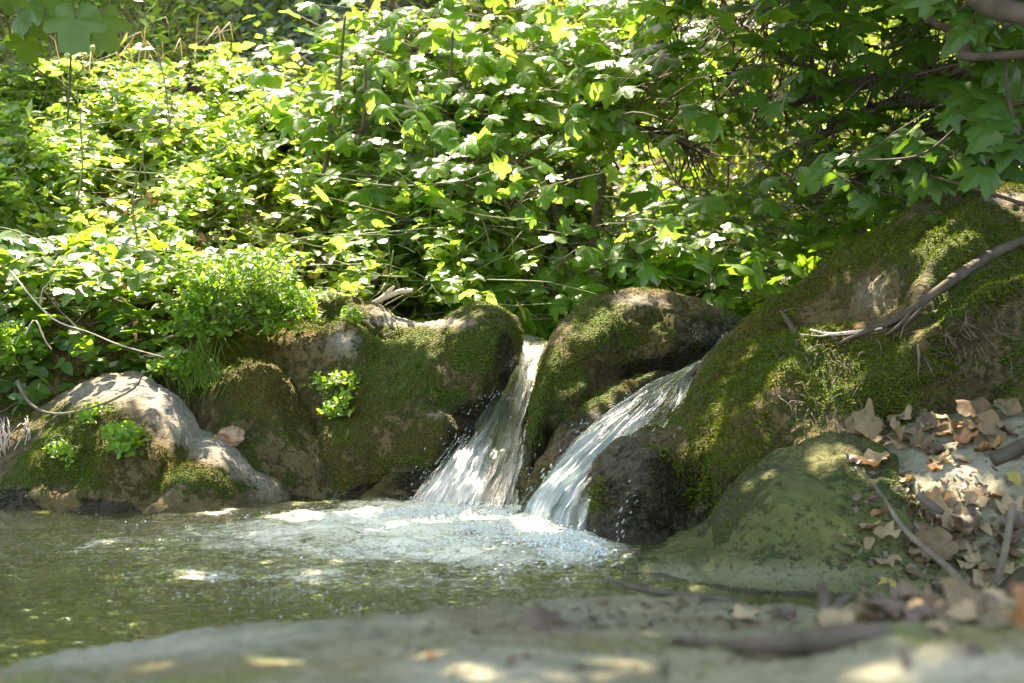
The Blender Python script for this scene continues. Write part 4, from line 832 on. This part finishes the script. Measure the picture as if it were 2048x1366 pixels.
# near big leaves top left
root = thing('vine_sprig', 'sprig of large dark heart shaped leaves hanging near the camera at top left', 'vine sprig', tuple(P(150, -60, 3.6)))
ml, mt = MB(), MB()
def t_vine():
    V, F = t_dry(3); n_ = (len(V)-1)//2; a = np.linspace(-2.9, 2.9, n_); rr = .60+.20*np.cos(a)-.34*np.exp(-((np.abs(a)-.75)/.22)**2)-.2*np.exp(-((np.abs(a)-1.75)/.2)**2)+.03*np.cos(a*17)
    for k_, f in ((0, .5), (1, 1.)): V[1+k_*n_:1+(k_+1)*n_] = np.stack([np.cos(a)*rr*f, np.sin(a)*rr*f*1.1, -.12*(rr*f)**2+.03*np.cos(a*5)*f], 1)
    return V, F
spec = [(150, 62, 3.4, .062, (0, -1, .25), (0, 0, -1)), (205, 60, 3.5, .06, (.7, -.7, .2), (.2, 0, -1)), (60, 40, 3.5, .05, (-.4, -.9, .3), (-.5, 0, -.8)), (110, 15, 3.5, .05, (.2, -.8, .6), (.3, 0, -1)), (50, 110, 3.6, .045, (.5, -.6, .5), (0, 0, -1)), (180, 10, 3.5, .045, (0, -.5, .8), (.7, 0, -.5)), (15, 20, 3.5, .045, (.2, -.8, .6), (-.7, 0, -.5)), (40, 20, 3.4, .05, (.5, -.4, .8), (-.7, 0, -.5)), (90, 60, 3.6, .04, (.2, -.8, .2), (-.3, 0, -.9))]
for x, y, d, s_, nn, hh in spec:
    c = P(x, y-25, d); leaves(ml, [t_vine()], c[None], np.array([nn], float), s_*1.8, np.array([hh], float))
    tube(mt, [c, c+np.array([.01, 0, .05]), P(150+random.uniform(-30, 30), -60, 3.5)], [.0012, .0015, .002], 5, 8)
tube(mt, [P(140, -60, 3.5), P(142, 100, 3.6), P(135, 240, 3.7)], [.003, .003, .0025], 6, 10)
tube(mt, [P(5, -60, 3.8), P(30, 90, 4.2), P(140, 190, 4.6)], [.003, .003, .0025], 6, 10)
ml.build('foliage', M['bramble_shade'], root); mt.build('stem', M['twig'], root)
# individual shoots rising in front of the thicket
def shoot(pts_, d, nl, sz, label, tm=OV, mat='bramble', r=.0035, t0=.0):
    q = crom([P(x, y, d) for x, y in pts_], 20); root = thing('shoot', label, 'plant shoot', tuple(q[0]))
    ml, mt = MB(), MB(); tube(mt, q, np.linspace(r, r*.4, 20), 6)
    for i in range(nl):
        t = t0+(1-t0)*(i+.5)/nl; b = np.array([np.interp(t, np.linspace(0, 1, 20), q[:, k_]) for k_ in range(3)]); sg = 1 if i % 2 else -1
        hd = np.array([sg*.9, random.gauss(-.2, .3), random.uniform(-.2, .5)])
        e = b+hd*.012; leaves(ml, tm, e[None], np.array([[random.gauss(0, .4), -.5, random.uniform(.3, 1)]]), sz*random.uniform(.7, 1.1), hd[None]); tube(mt, [b, e], .0009, 4)
    ml.build('foliage', M[mat], root); mt.build('stem', M['stem'], root)
shoot([(340, 250), (330, 170), (310, 80), (285, -20)], 5.2, 14, .055, 'tall thorny shoot with yellow green leaflets near the top left dry grass')
shoot([(155, 400), (165, 330), (162, 270), (160, 215)], 4.7, 18, .055, 'upright shoot with narrow pointed leaves at the left', LONG)
shoot([(275, 480), (265, 400), (285, 320), (290, 230)], 4.6, 12, .06, 'tall stem with long drooping oval leaves left of centre', OV, 'bramble_shade')
shoot([(680, 160), (640, 150), (600, 190), (590, 260)], 6.0, 8, .05, 'arching bramble tip nodding beside the fig leaves')
shoot([(940, 360), (800, 372), (700, 360), (600, 340)], 5.3, 9, .05, 'long pale bramble cane lying across the thicket')
shoot([(1060, 440), (960, 430), (880, 400), (760, 320)], 5.3, 6, .05, 'second pale bramble cane sloping through the middle leaves')
shoot([(520, 520), (590, 480), (700, 470), (790, 470)], 5.0, 9, .045, 'thin arching cane with serrated leaflets above the rock wall')
# ------------------------------------------------------------------ ferns
def fern(label, cpx, cpy, rx, ry, d, n, sz=.012, dirn=(0, -.3, 1), name='fern'):
    c0, _ = hit(cpx, cpy) if d is None else (P(cpx, cpy, d), None)
    if c0 is None: c0 = P(cpx, cpy, 4.7)
    root = thing(name, label, 'fern', tuple(c0)); ml, mt = MB(), MB(); D = c0[1]
    for i in range(n):
        a = c0+np.array([random.gauss(0, .25)*rx, random.gauss(0, .06), random.gauss(-.25, .15)*ry])*D/FPX*np.array([1, FPX/D, 1])
        e = c0+np.array([random.uniform(-1, 1)*rx*D/FPX, random.uniform(-.12, .06), random.uniform(-.6, 1)*ry*D/FPX])
        q = crom([a, (a+e)/2+np.array([0, 0, .02]), e], 10); tube(mt, q, np.linspace(.0009, .0004, 10), 3)
        m_ = random.randint(12, 20); t = rng.uniform(.25, 1, m_); b = np.stack([np.interp(t, np.linspace(0, 1, 10), q[:, k_]) for k_ in range(3)], 1)+rng.normal(0, .010, (m_, 3))
        leaves(ml, FANT, b, upn(m_, .5, (0, -.6, .8)), sz*rng.uniform(.6, 1.3, m_))
    ml.build('foliage', M['fern'], root); mt.build('stem', M['bark_dark'], root)
fa = np.radians([-70, -40, -12, 12, 40, 70]); FANT = [(np.concatenate([[[0, 0, 0]], np.stack([np.cos(fa), np.sin(fa), -.1+0*fa], 1)]), np.array([[0, i, i+1] for i in range(1, 6)]))]
fern('large bright maidenhair fern clump spilling over the left end of the rock wall', 480, 605, 135, 105, 4.72, 330, .0105)
fern('second fern mound drooping over the shadowed boulder left of centre', 400, 640, 70, 55, 4.7, 70, .013)
fern('fern tufts at the right of the fern clump on the wall top', 590, 620, 50, 40, 4.72, 45)
fern('small fern growing on the face of the rock wall', 660, 770, 60, 18, None, 22)
fern('little fern hanging lower on the face of the rock wall', 680, 820, 26, 30, None, 18)
fern('bright round leaved fern tuft on the flank of the pale boulder', 255, 885, 34, 32, None, 22, .016)
fern('tiny fern sprigs below the curved stick on the pale boulder', 190, 835, 24, 20, None, 8)
fern('tiny fern on the hump of the rock wall', 700, 635, 26, 18, None, 12)
fern('pale leafy fern by the left edge of the photo', 30, 700, 50, 60, 4.65, 40, .016)
fern('faint fern sprigs low on the left of the pale boulder', 120, 910, 40, 22, None, 9, .009)
fern('small fern left of the grass clump below the fallen pole', 350, 735, 50, 26, 4.62, 30, .012)
# grass clump
root = thing('grass_clump', 'clump of long green grass blades beside the wedge rock', 'grass', tuple(P(400, 770, 4.6))); mb = MB()
for i in range(95):
    a = P(400+random.gauss(0, 22), 765+random.gauss(0, 20), 4.62); L_ = random.uniform(.08, .2); an = random.gauss(0, .6)
    m_ = a+np.array([math.sin(an)*L_*.5, -.02, L_*.6]); b = a+np.array([math.sin(an)*L_*1.2, -.05, L_*random.uniform(-.1, .9)]); w_ = .0016
    q = crom([a, m_, b], 7); ww = np.linspace(w_, .0002, 7)[:, None]*np.array([1, 0, .2])
    mb.add(np.concatenate([q-ww, q+ww]), [f for k_ in range(6) for f in ([k_, k_+1, k_+8], [k_, k_+8, k_+7])])
mb.build('blades', M['grass'], root)
root = thing('dry_roots', 'pale dry rootlets hanging at the left edge beside the pale boulder', 'roots', tuple(P(10, 850, 4.5))); mb = MB()
for i in range(26):
    a = P(random.uniform(-30, 60), random.uniform(830, 860), 4.45); b = P(random.uniform(-30, 50), random.uniform(890, 960), 4.3); tube(mb, [a, (a+b)/2+np.array([random.gauss(.02, .015), -.03, .02]), b], .0016, 4, 8)
mb.build('rootlets', M['wood_pale'], root)
# ------------------------------------------------------------------ sticks and roots
def stick(name, label, cat, pts_, r_, mat, n=24, rough=.3, side=8, extra=()):
    mb = MB(); q = [P(*p_) for p_ in pts_]; tube(mb, q, r_, side, n, rough=rough)
    for e_, rr in extra: tube(mb, [P(*p_) for p_ in e_], rr, 6, 12, rough=rough)
    o = mb.build(name, M[mat], loc=q[0]); tag(o, label, cat); return o
def on(px, py, lift=.006):
    h_, n_ = hit(px, py)
    return (px, py, 4.4) if h_ is None else (px, py, float(h_[1])-lift)
stick('curved_stick', 'thin dark stick curving over the face of the pale left boulder', 'stick', [(285, 740, 4.35), (270, 775, 4.3), (200, 810, 4.25), (120, 828, 4.25), (70, 815, 4.3), (42, 780, 4.4), (36, 763, 4.45)], [.002, .003, .0035, .004, .0045, .005, .0055], 'twig')
stick('fallen_pole', 'pale straight fallen branch lying behind the left boulder', 'branch', [(100, 752, 4.9), (200, 735, 4.85), (290, 715, 4.8), (375, 702, 4.75)], [.008, .011, .010, .007], 'wood_pale')
stick('dead_twig', 'crooked grey twig hanging in front of the olive boulder on the left', 'twig', [(20, 540, 4.7), (60, 590, 4.6), (110, 640, 4.55), (180, 665, 4.5), (240, 690, 4.5), (330, 715, 4.5)], [.0025, .0027, .0025, .002, .002, .0015], 'wood_pale',
      extra=[([(80, 612, 4.6), (85, 580, 4.58), (95, 570, 4.58)], [.002, .002, .001]), ([(50, 670, 4.6), (70, 640, 4.6), (90, 680, 4.6), (104, 700, 4.6)], [.0025, .003, .0025, .0015])])
stick('driftwood', 'forked bleached driftwood lying on top of the rock wall', 'driftwood', [(745, 607, 5.0), (775, 592, 4.98), (800, 583, 4.96), (825, 581, 4.94)], [.009, .011, .009, .006], 'wood_pale', extra=[([(752, 606, 5.0), (775, 585, 4.98), (788, 573, 4.97)], [.008, .007, .004])])
stick('root', 'thick brown tree root climbing across the huge boulder', 'root', [on(1672, 690, .0), on(1720, 668, .01), on(1790, 640, .02), on(1850, 600, .02), on(1920, 550, .02), on(1990, 505, .02), on(2060, 478, .02), (2160, 440, 4.0)], [.004, .006, .010, .012, .014, .014, .015, .015], 'bark', 50, .35, 10,
      extra=[([on(1830, 610, .03), on(1800, 650, .03), on(1770, 670, .02)], [.005, .006, .003]), ([on(1860, 590, .035), on(1835, 625, .035), on(1810, 650, .03), on(1800, 680, .02)], [.004, .005, .004, .002])])
stick('root', 'thin pale root lying level along the mossy shelf of the huge boulder', 'root', [on(1620, 660, .01), on(1660, 668, .01), on(1710, 664, .01), on(1765, 656, .01)], [.003, .0045, .005, .003], 'wood_pale', extra=[([on(1660, 668, .01), on(1640, 672, .01), on(1600, 668, .01)], [.003, .002, .001])])
stick('root', 'short gnarled root stub hanging near the left shoulder of the huge boulder', 'root', [on(1562, 622, .01), on(1575, 640, .02), on(1590, 665, .02), on(1595, 690, .02)], [.005, .010, .008, .004], 'bark', extra=[([on(1562, 624, .01), on(1590, 618, .01), on(1615, 622, .01)], [.004, .004, .002])])
stick('root', 'fine root hanging down below the shelf of the huge boulder', 'root', [on(1836, 690, .02), on(1838, 715, .03), on(1836, 750, .03)], [.003, .003, .001], 'twig')
mb = MB()
for i in range(170):
    x, y = random.choice([(1600, 800), (1960, 700), (1760, 640), (1700, 740), (1930, 660), (1400, 800), (1630, 690), (2000, 640)]); x += random.gauss(0, 40); y += random.gauss(0, 22)
    h_, n_ = hit(x, y)
    if h_ is None or h_[1] < 3: continue
    a = h_+n_*.004; b = a+np.array([random.gauss(0, .02), -.012, random.gauss(-.02, .02)]); tube(mb, [a, (a+b)/2+n_*.012, b], [.001, .0012, .0005], 4, 5)
tag(mb.build('rootlets', M['twig']), 'fine brown rootlets matted in the moss of the huge boulder', 'rootlets', kind='stuff')
stick('stick', 'dark wet stick poking out over the water from the green rock', 'stick', [(1213, 1152, 2.75), (1260, 1172, 2.7), (1330, 1185, 2.6), (1460, 1200, 2.5)], [.003, .007, .007, .005], 'bark_dark')
stick('stick', 'diagonal green brown stick crossing the leaf litter at right', 'stick', [(1715, 935, 2.95), (1760, 985, 2.85), (1810, 1060, 2.75), (1900, 1140, 2.6), (1940, 1185, 2.5)], [.003, .003, .005, .006, .006], 'twig')
stick('stick', 'upright pale brown stick leaning at the right edge', 'stick', [(1995, 1160, 2.6), (2010, 1100, 2.6), (2025, 1010, 2.65)], [.006, .0065, .007], 'twig')
stick('branch', 'dark broken branch lying at the right edge beside dry leaves', 'branch', [(1985, 920, 3.0), (2020, 905, 3.0), (2100, 870, 3.0)], [.016, .017, .018], 'bark')
stick('stick', 'short dark stick wedged in the crack between the right rocks', 'stick', [(1835, 990, 2.9), (1860, 1010, 2.88), (1885, 1025, 2.86)], [.008, .010, .006], 'bark_dark')
stick('curled_bark', 'blurred rolled brown bark piece on the near slab', 'bark', [on(1350, 1280, .01), on(1480, 1292, .02), on(1600, 1285, .03), on(1690, 1275, .03), on(1770, 1270, .03)], [.003, .006, .010, .012, .009], 'bark', extra=[([(1640, 1250, 1.6), (1650, 1210, 1.62), (1643, 1165, 1.63)], [.010, .007, .006]), ([(1650, 1235, 1.6), (1700, 1190, 1.63)], [.005, .004])])
# ------------------------------------------------------------------ dragonflies on the driftwood
for x, y, lab, hd in ((776, 571, 'white winged dragonfly on the upper fork of the driftwood', 1), (812, 578, 'white winged dragonfly on the lower fork of the driftwood', -1)):
    c = P(x, y, 4.96); root = thing('dragonfly', lab, 'dragonfly', tuple(c), 'dragonflies on the driftwood'); mb = MB()
    tube(mb, [c+[hd*.012, 0, .002], c+[hd*.004, 0, .003], c, c+[-hd*.02, 0, 0], c+[-hd*.032, 0, -.001]], [.0025, .003, .0016, .0013, .0008], 6, 12); mb.build('body', M['bark_dark'], root)
    for s in (-1, 1):
        for k_ in (0, 1):
            wv = np.array([[0, 0, 0], [-.004-.004*k_, s*.012, .001], [-.002-.006*k_, s*.026, .002], [.004-.005*k_, s*.012, .001]])*np.array([hd, 1, 1]); mb = MB(); mb.add(wv+c+[hd*.004, 0, .004], [[0, 1, 2], [0, 2, 3]]); mb.build('wing', M['wood_pale'], root, False)
# ------------------------------------------------------------------ fallen leaves, each one its own thing
DL = [t_dry(s) for s in range(9)]; DO = [t_ovate(.3, .2, .3), t_ovate(.35, -.2, .25)]
def dleaf(px, py, size, label, mat='dry', tm=None, nrm=None, lift=.008, head=None, Y=None, name='fallen_leaf', seed=0):
    h_, n_ = hit(px, py)
    if Y is not None and (h_ is None or py < 1150 or px > 2040): h_, n_ = P(px, py, Y), np.array([0, -.3, 1.])
    if h_ is None: return
    nn = n_*.6+np.array([0, 0, .5])+rng.normal(0, .25, 3) if nrm is None else np.array(nrm, float)
    T, F = (tm or DL)[seed % len(tm or DL)]
    Rm = frames(nn[None], None if head is None else np.array([head], float))[0]; V = (T@Rm.T)*size
    V = V+(.12*size)*np.stack([fbm(V+seed, 2.2/size, 2, 5+seed), fbm(V, 2.2/size, 2, 6+seed), fbm(V, 2.2/size, 2, 7+seed)], 1)
    zl = lift; o = obj(name, V, F, M[mat], None, {'rnd': np.full(len(V), random.random())}); o.location = Vector((h_+np.array([0, -.004, zl])).tolist()); tag(o, label, 'leaf', 'fallen leaves on the right bank' if px > 1200 else None); return o
for k_, t in enumerate([
    (1735, 878, .075, 'pinkish brown curled leaf standing up at the left end of the leaf litter', 'dry', (.2, -.8, .6), .03),
    (1700, 868, .04, 'small pointed dry leaf tip left of the litter, against the dark boulder', 'dry', (.6, -.8, .1), .03),
    (1800, 890, .055, 'flat brown leaf right behind the standing curled leaf', 'dry', None, .01),
    (1855, 858, .05, 'tan boat shaped leaf lying at the back of the grey slab', 'dry', None, .012),
    (1940, 835, .08, 'large sunlit crumpled leaf at the top of the litter pile', 'dry', (-.1, -.5, .9), .03),
    (1985, 870, .075, 'brown crumpled leaf below the sunlit one in the litter pile', 'dry', (.3, -.8, .5), .02),
    (2020, 840, .06, 'sunlit pale leaf at the right edge above the branch', 'dry', (0, -.5, .9), .02),
    (1900, 870, .05, 'shaded brown leaf left of the litter pile', 'dry', None, .01),
    (1760, 935, .06, 'long curled tan leaf lying across the top of the green rock', 'dry', None, .014),
    (1715, 925, .035, 'small dark leaf at the left tip of the green rock litter', 'dry_dark', None, .01),
    (1870, 900, .045, 'grey brown leaf flat on the grey slab', 'dry', None, .008),
    (1920, 890, .045, 'rust brown leaf on the slab under the litter pile', 'dry_orange', None, .008),
    (2020, 955, .055, 'tan oval leaf on the slab at the right edge below the branch', 'dry_yellow', (0, -.6, .8), .012),
    (1960, 1010, .05, 'pinkish sunlit leaf in the hollow right of the dark crack', 'dry', (0, -.6, .8), .02),
    (1930, 1030, .06, 'dark brown leaf under the pinkish one in the hollow', 'dry_dark', None, .01),
    (1860, 1045, .06, 'folded pink brown leaf peaking in the middle of the lower litter', 'dry', (-.3, -.8, .4), .035),
    (1905, 1060, .07, 'large brown leaf right of the folded leaf in the lower litter', 'dry', (.2, -.9, .4), .02),
    (1880, 1110, .08, 'broad shaded brown leaf at the bottom of the lower litter', 'dry', (0, -.8, .6), .02),
    (1770, 1030, .045, 'thin upright brown leaf at the left of the lower litter', 'dry', (.9, -.4, .1), .03),
    (1730, 1060, .04, 'small pale brown leaf lying on the green rock by the litter', 'dry', None, .01),
    (1760, 1080, .04, 'curled brown leaf at the right shoulder of the green rock', 'dry', None, .012),
    (1690, 1130, .03, 'oval blackish leaf lying flat on the green rock', 'dry_dark', (0, -.5, 1), .004),
    (1590, 1120, .016, 'tiny dark brown leaf scrap on the green rock', 'dry_dark', None, .005),
    (1955, 1180, .06, 'yellowish brown leaf low at the right near the upright stick', 'dry', (0, -.8, .4), .02),
    (2000, 1000, .04, 'dull leaf behind the upright stick at the right', 'dry', None, .01),
    (2035, 1050, .05, 'brown leaf at the very right edge by the upright stick', 'dry_dark', None, .01),
    (1820, 960, .03, 'small sunlit scrap of leaf in the seam of the slabs', 'dry', None, .006),
    (1850, 1000, .03, 'tiny tan leaf scrap beside the wedged dark stick', 'dry', None, .006)]):
    dleaf(t[0], t[1], t[2], t[3], t[4], DO if k_ in (3, 12, 21) else None, t[5], t[6], seed=k_)
for k_, t in enumerate([(1775, 1165, 2.45, .034, 'yellow lobed leaf standing beside the puddle at right', 'dry_yellow', (0, -.9, .4)), (1790, 1215, 2.3, .045, 'orange leaf sliver on the mud beside the yellow leaf', 'dry_orange', (0, -.4, 1)), (1895, 1200, 2.2, .04, 'ochre leaf at the near end of the diagonal stick', 'dry_yellow', (.3, -.8, .4)),
    (1080, 1258, 1.55, .055, 'blurred dark mottled leaf on the near slab right of centre', 'dry_dark', (0, -.5, 1)), (1230, 1206, 1.9, .05, 'blurred tan leaf strip on the far edge of the near slab', 'dry', (0, -.25, 1)), (760, 1330, 1.36, .035, 'blurred brown leaf on the near slab bottom centre', 'dry', (0, -.35, 1)), (850, 1318, 1.36, .03, 'blurred orange leaf beside the brown one bottom centre', 'dry_orange', (0, -.3, 1)),
    (1615, 1293, 1.45, .018, 'blurred small orange leaf under the rolled bark', 'dry_orange', (0, -.5, 1)), (1350, 1210, 2.0, .05, 'blurred pinkish leaf at the edge of the puddle', 'dry', (0, -.2, 1)), (1740, 1240, 1.6, .03, 'blurred pale curled leaf at the right end of the rolled bark', 'dry', (.5, -.8, .2)), (1950, 1225, 1.55, .04, 'blurred pinkish leaf on the near rock at lower right', 'dry', (0, -.2, 1)),
    (2045, 1230, 1.0, .03, 'very blurred brown leaf at the right edge near the camera', 'dry_orange', (.3, -.9, .2)), (1870, 1235, 1.7, .04, 'shaded dark leaf behind the near rock at lower right', 'dry_dark', (0, -.3, 1)), (432, 868, 4.4, .014, 'small yellow leaf stuck beside the pinkish stone', 'dry_yellow', (.4, -.8, .4))]):
    dleaf(t[0], t[1], t[3], t[4], t[5], DO if k_ in (1, 4, 6, 7, 13, 5) else None, t[6], 0, None, t[2], seed=k_+40)
for i in range(85):
    if i < 45: x = random.gauss(1900, 95); y = random.gauss(1060, 75)
    else: x = random.uniform(1720, 2060); y = random.uniform(830, 930)
    if x < 1735 or y < 830 or y > 1210 or (x < 1800 and 900 < y < 1020): continue
    h_, n_ = hit(x, y)
    if h_ is None: continue
    o = dleaf(x, y, random.uniform(.028, .052), 'small brown dry leaf lying flat in the matted litter along the right edge', random.choice(['dry', 'dry', 'dry', 'dry_dark', 'dry_orange']), None if i % 3 else DO, tuple(n_*.5+np.array([0, -.1, .8])+rng.normal(0, .22, 3)), .006, seed=i); o['group'] = 'matted dry leaves along the right edge'
for i in range(16):
    x = random.uniform(1480, 2040); y = random.uniform(1205, 1262)
    h_, n_ = hit(x, y)
    if h_ is None: continue
    o = dleaf(x, y, random.uniform(.018, .032), 'small blurred brown dry leaf on the near rock at lower right', random.choice(['dry', 'dry_dark', 'dry']), DL, tuple(n_*.5+np.array([0, -.3, .7])+rng.normal(0, .25, 3)), .006, seed=i); o['group'] = 'blurred leaves on the near rock'
# litter scraps and soil bits
mb = MB()
for i in range(300):
    x = random.gauss(1880, 110); y = random.gauss(1060, 80)
    if x < 1690 or y < 850: continue
    h_, n_ = hit(x, y)
    if h_ is None: h_ = np.array([x/1, 0, 0]); d = P(x, y, 1)-np.array([0, 0, CAMZ]); s = -(CAMZ-.03)/d[2]; h_ = np.array([d[0]*s, d[1]*s, .03]); n_ = np.array([0, 0, 1.])
    leaves(mb, DO+SM, (h_+np.array([0, 0, .006]))[None], (n_+rng.normal(0, .5, 3))[None], random.uniform(.008, .028))
tag(mb.build('leaf_litter', M['dry_dark']), 'crumbled dark leaf fragments in the hollow at right', 'leaf litter', kind='stuff')
mb = MB()
for i in range(240):
    x = random.gauss(1400, 280); y = random.gauss(1235, 25) if i % 4 else random.uniform(1220, 1366)
    h_, n_ = hit(x, y)
    if h_ is None or h_[1] > 2.3: continue
    leaves(mb, DO+SM, (h_+np.array([0, 0, .002]))[None], (n_+rng.normal(0, .3, 3))[None], random.uniform(.004, .016))
tag(mb.build('crumbs', M['dry_dark']), 'dark leaf crumbs and grit scattered over the near slab', 'leaf crumbs', kind='stuff')
# ------------------------------------------------------------------ world, sun, camera
w = bpy.data.worlds.new('World'); scn.world = w; w.use_nodes = True; nt = w.node_tree; nt.nodes.clear()
sky = nt.nodes.new('ShaderNodeTexSky'); sky.sky_type = 'NISHITA'; sky.sun_disc = False; sky.sun_elevation = SUN_EL; sky.sun_rotation = SUN_AZ
bg = nt.nodes.new('ShaderNodeBackground'); bg.inputs[1].default_value = .15; ow = nt.nodes.new('ShaderNodeOutputWorld')
nt.links.new(sky.outputs[0], bg.inputs[0]); nt.links.new(bg.outputs[0], ow.inputs[0])
sl = bpy.data.lights.new('sun', 'SUN'); sl.energy = 3.4; sl.angle = R(.53); sl.color = (1, .975, .94); so = bpy.data.objects.new('sun', sl); COL.objects.link(so)
so.rotation_euler = Vector(SUN.tolist()).to_track_quat('Z', 'Y').to_euler()
cd = bpy.data.cameras.new('camera'); cam = bpy.data.objects.new('camera', cd); COL.objects.link(cam); scn.camera = cam
cam.location = (0, 0, CAMZ); cam.rotation_euler = (R(90)-TILT, 0, 0); cd.sensor_width = 36; cd.lens = FPX/2048*36; cd.clip_end = 200; cd.clip_start = .05
cd.dof.use_dof = True; cd.dof.focus_distance = 4.25; cd.dof.aperture_fstop = 5.0
scn.view_settings.view_transform = 'Standard'; scn.view_settings.look = 'None'; scn.view_settings.gamma = 1; scn.view_settings.exposure = 3.2
scn.view_settings.use_white_balance = True; scn.view_settings.white_balance_temperature = 8600; scn.view_settings.white_balance_tint = 11
scn.render.engine = 'CYCLES'
scn.cycles.max_bounces = 10; scn.cycles.transparent_max_bounces = 16; scn.cycles.sample_clamp_indirect = 6
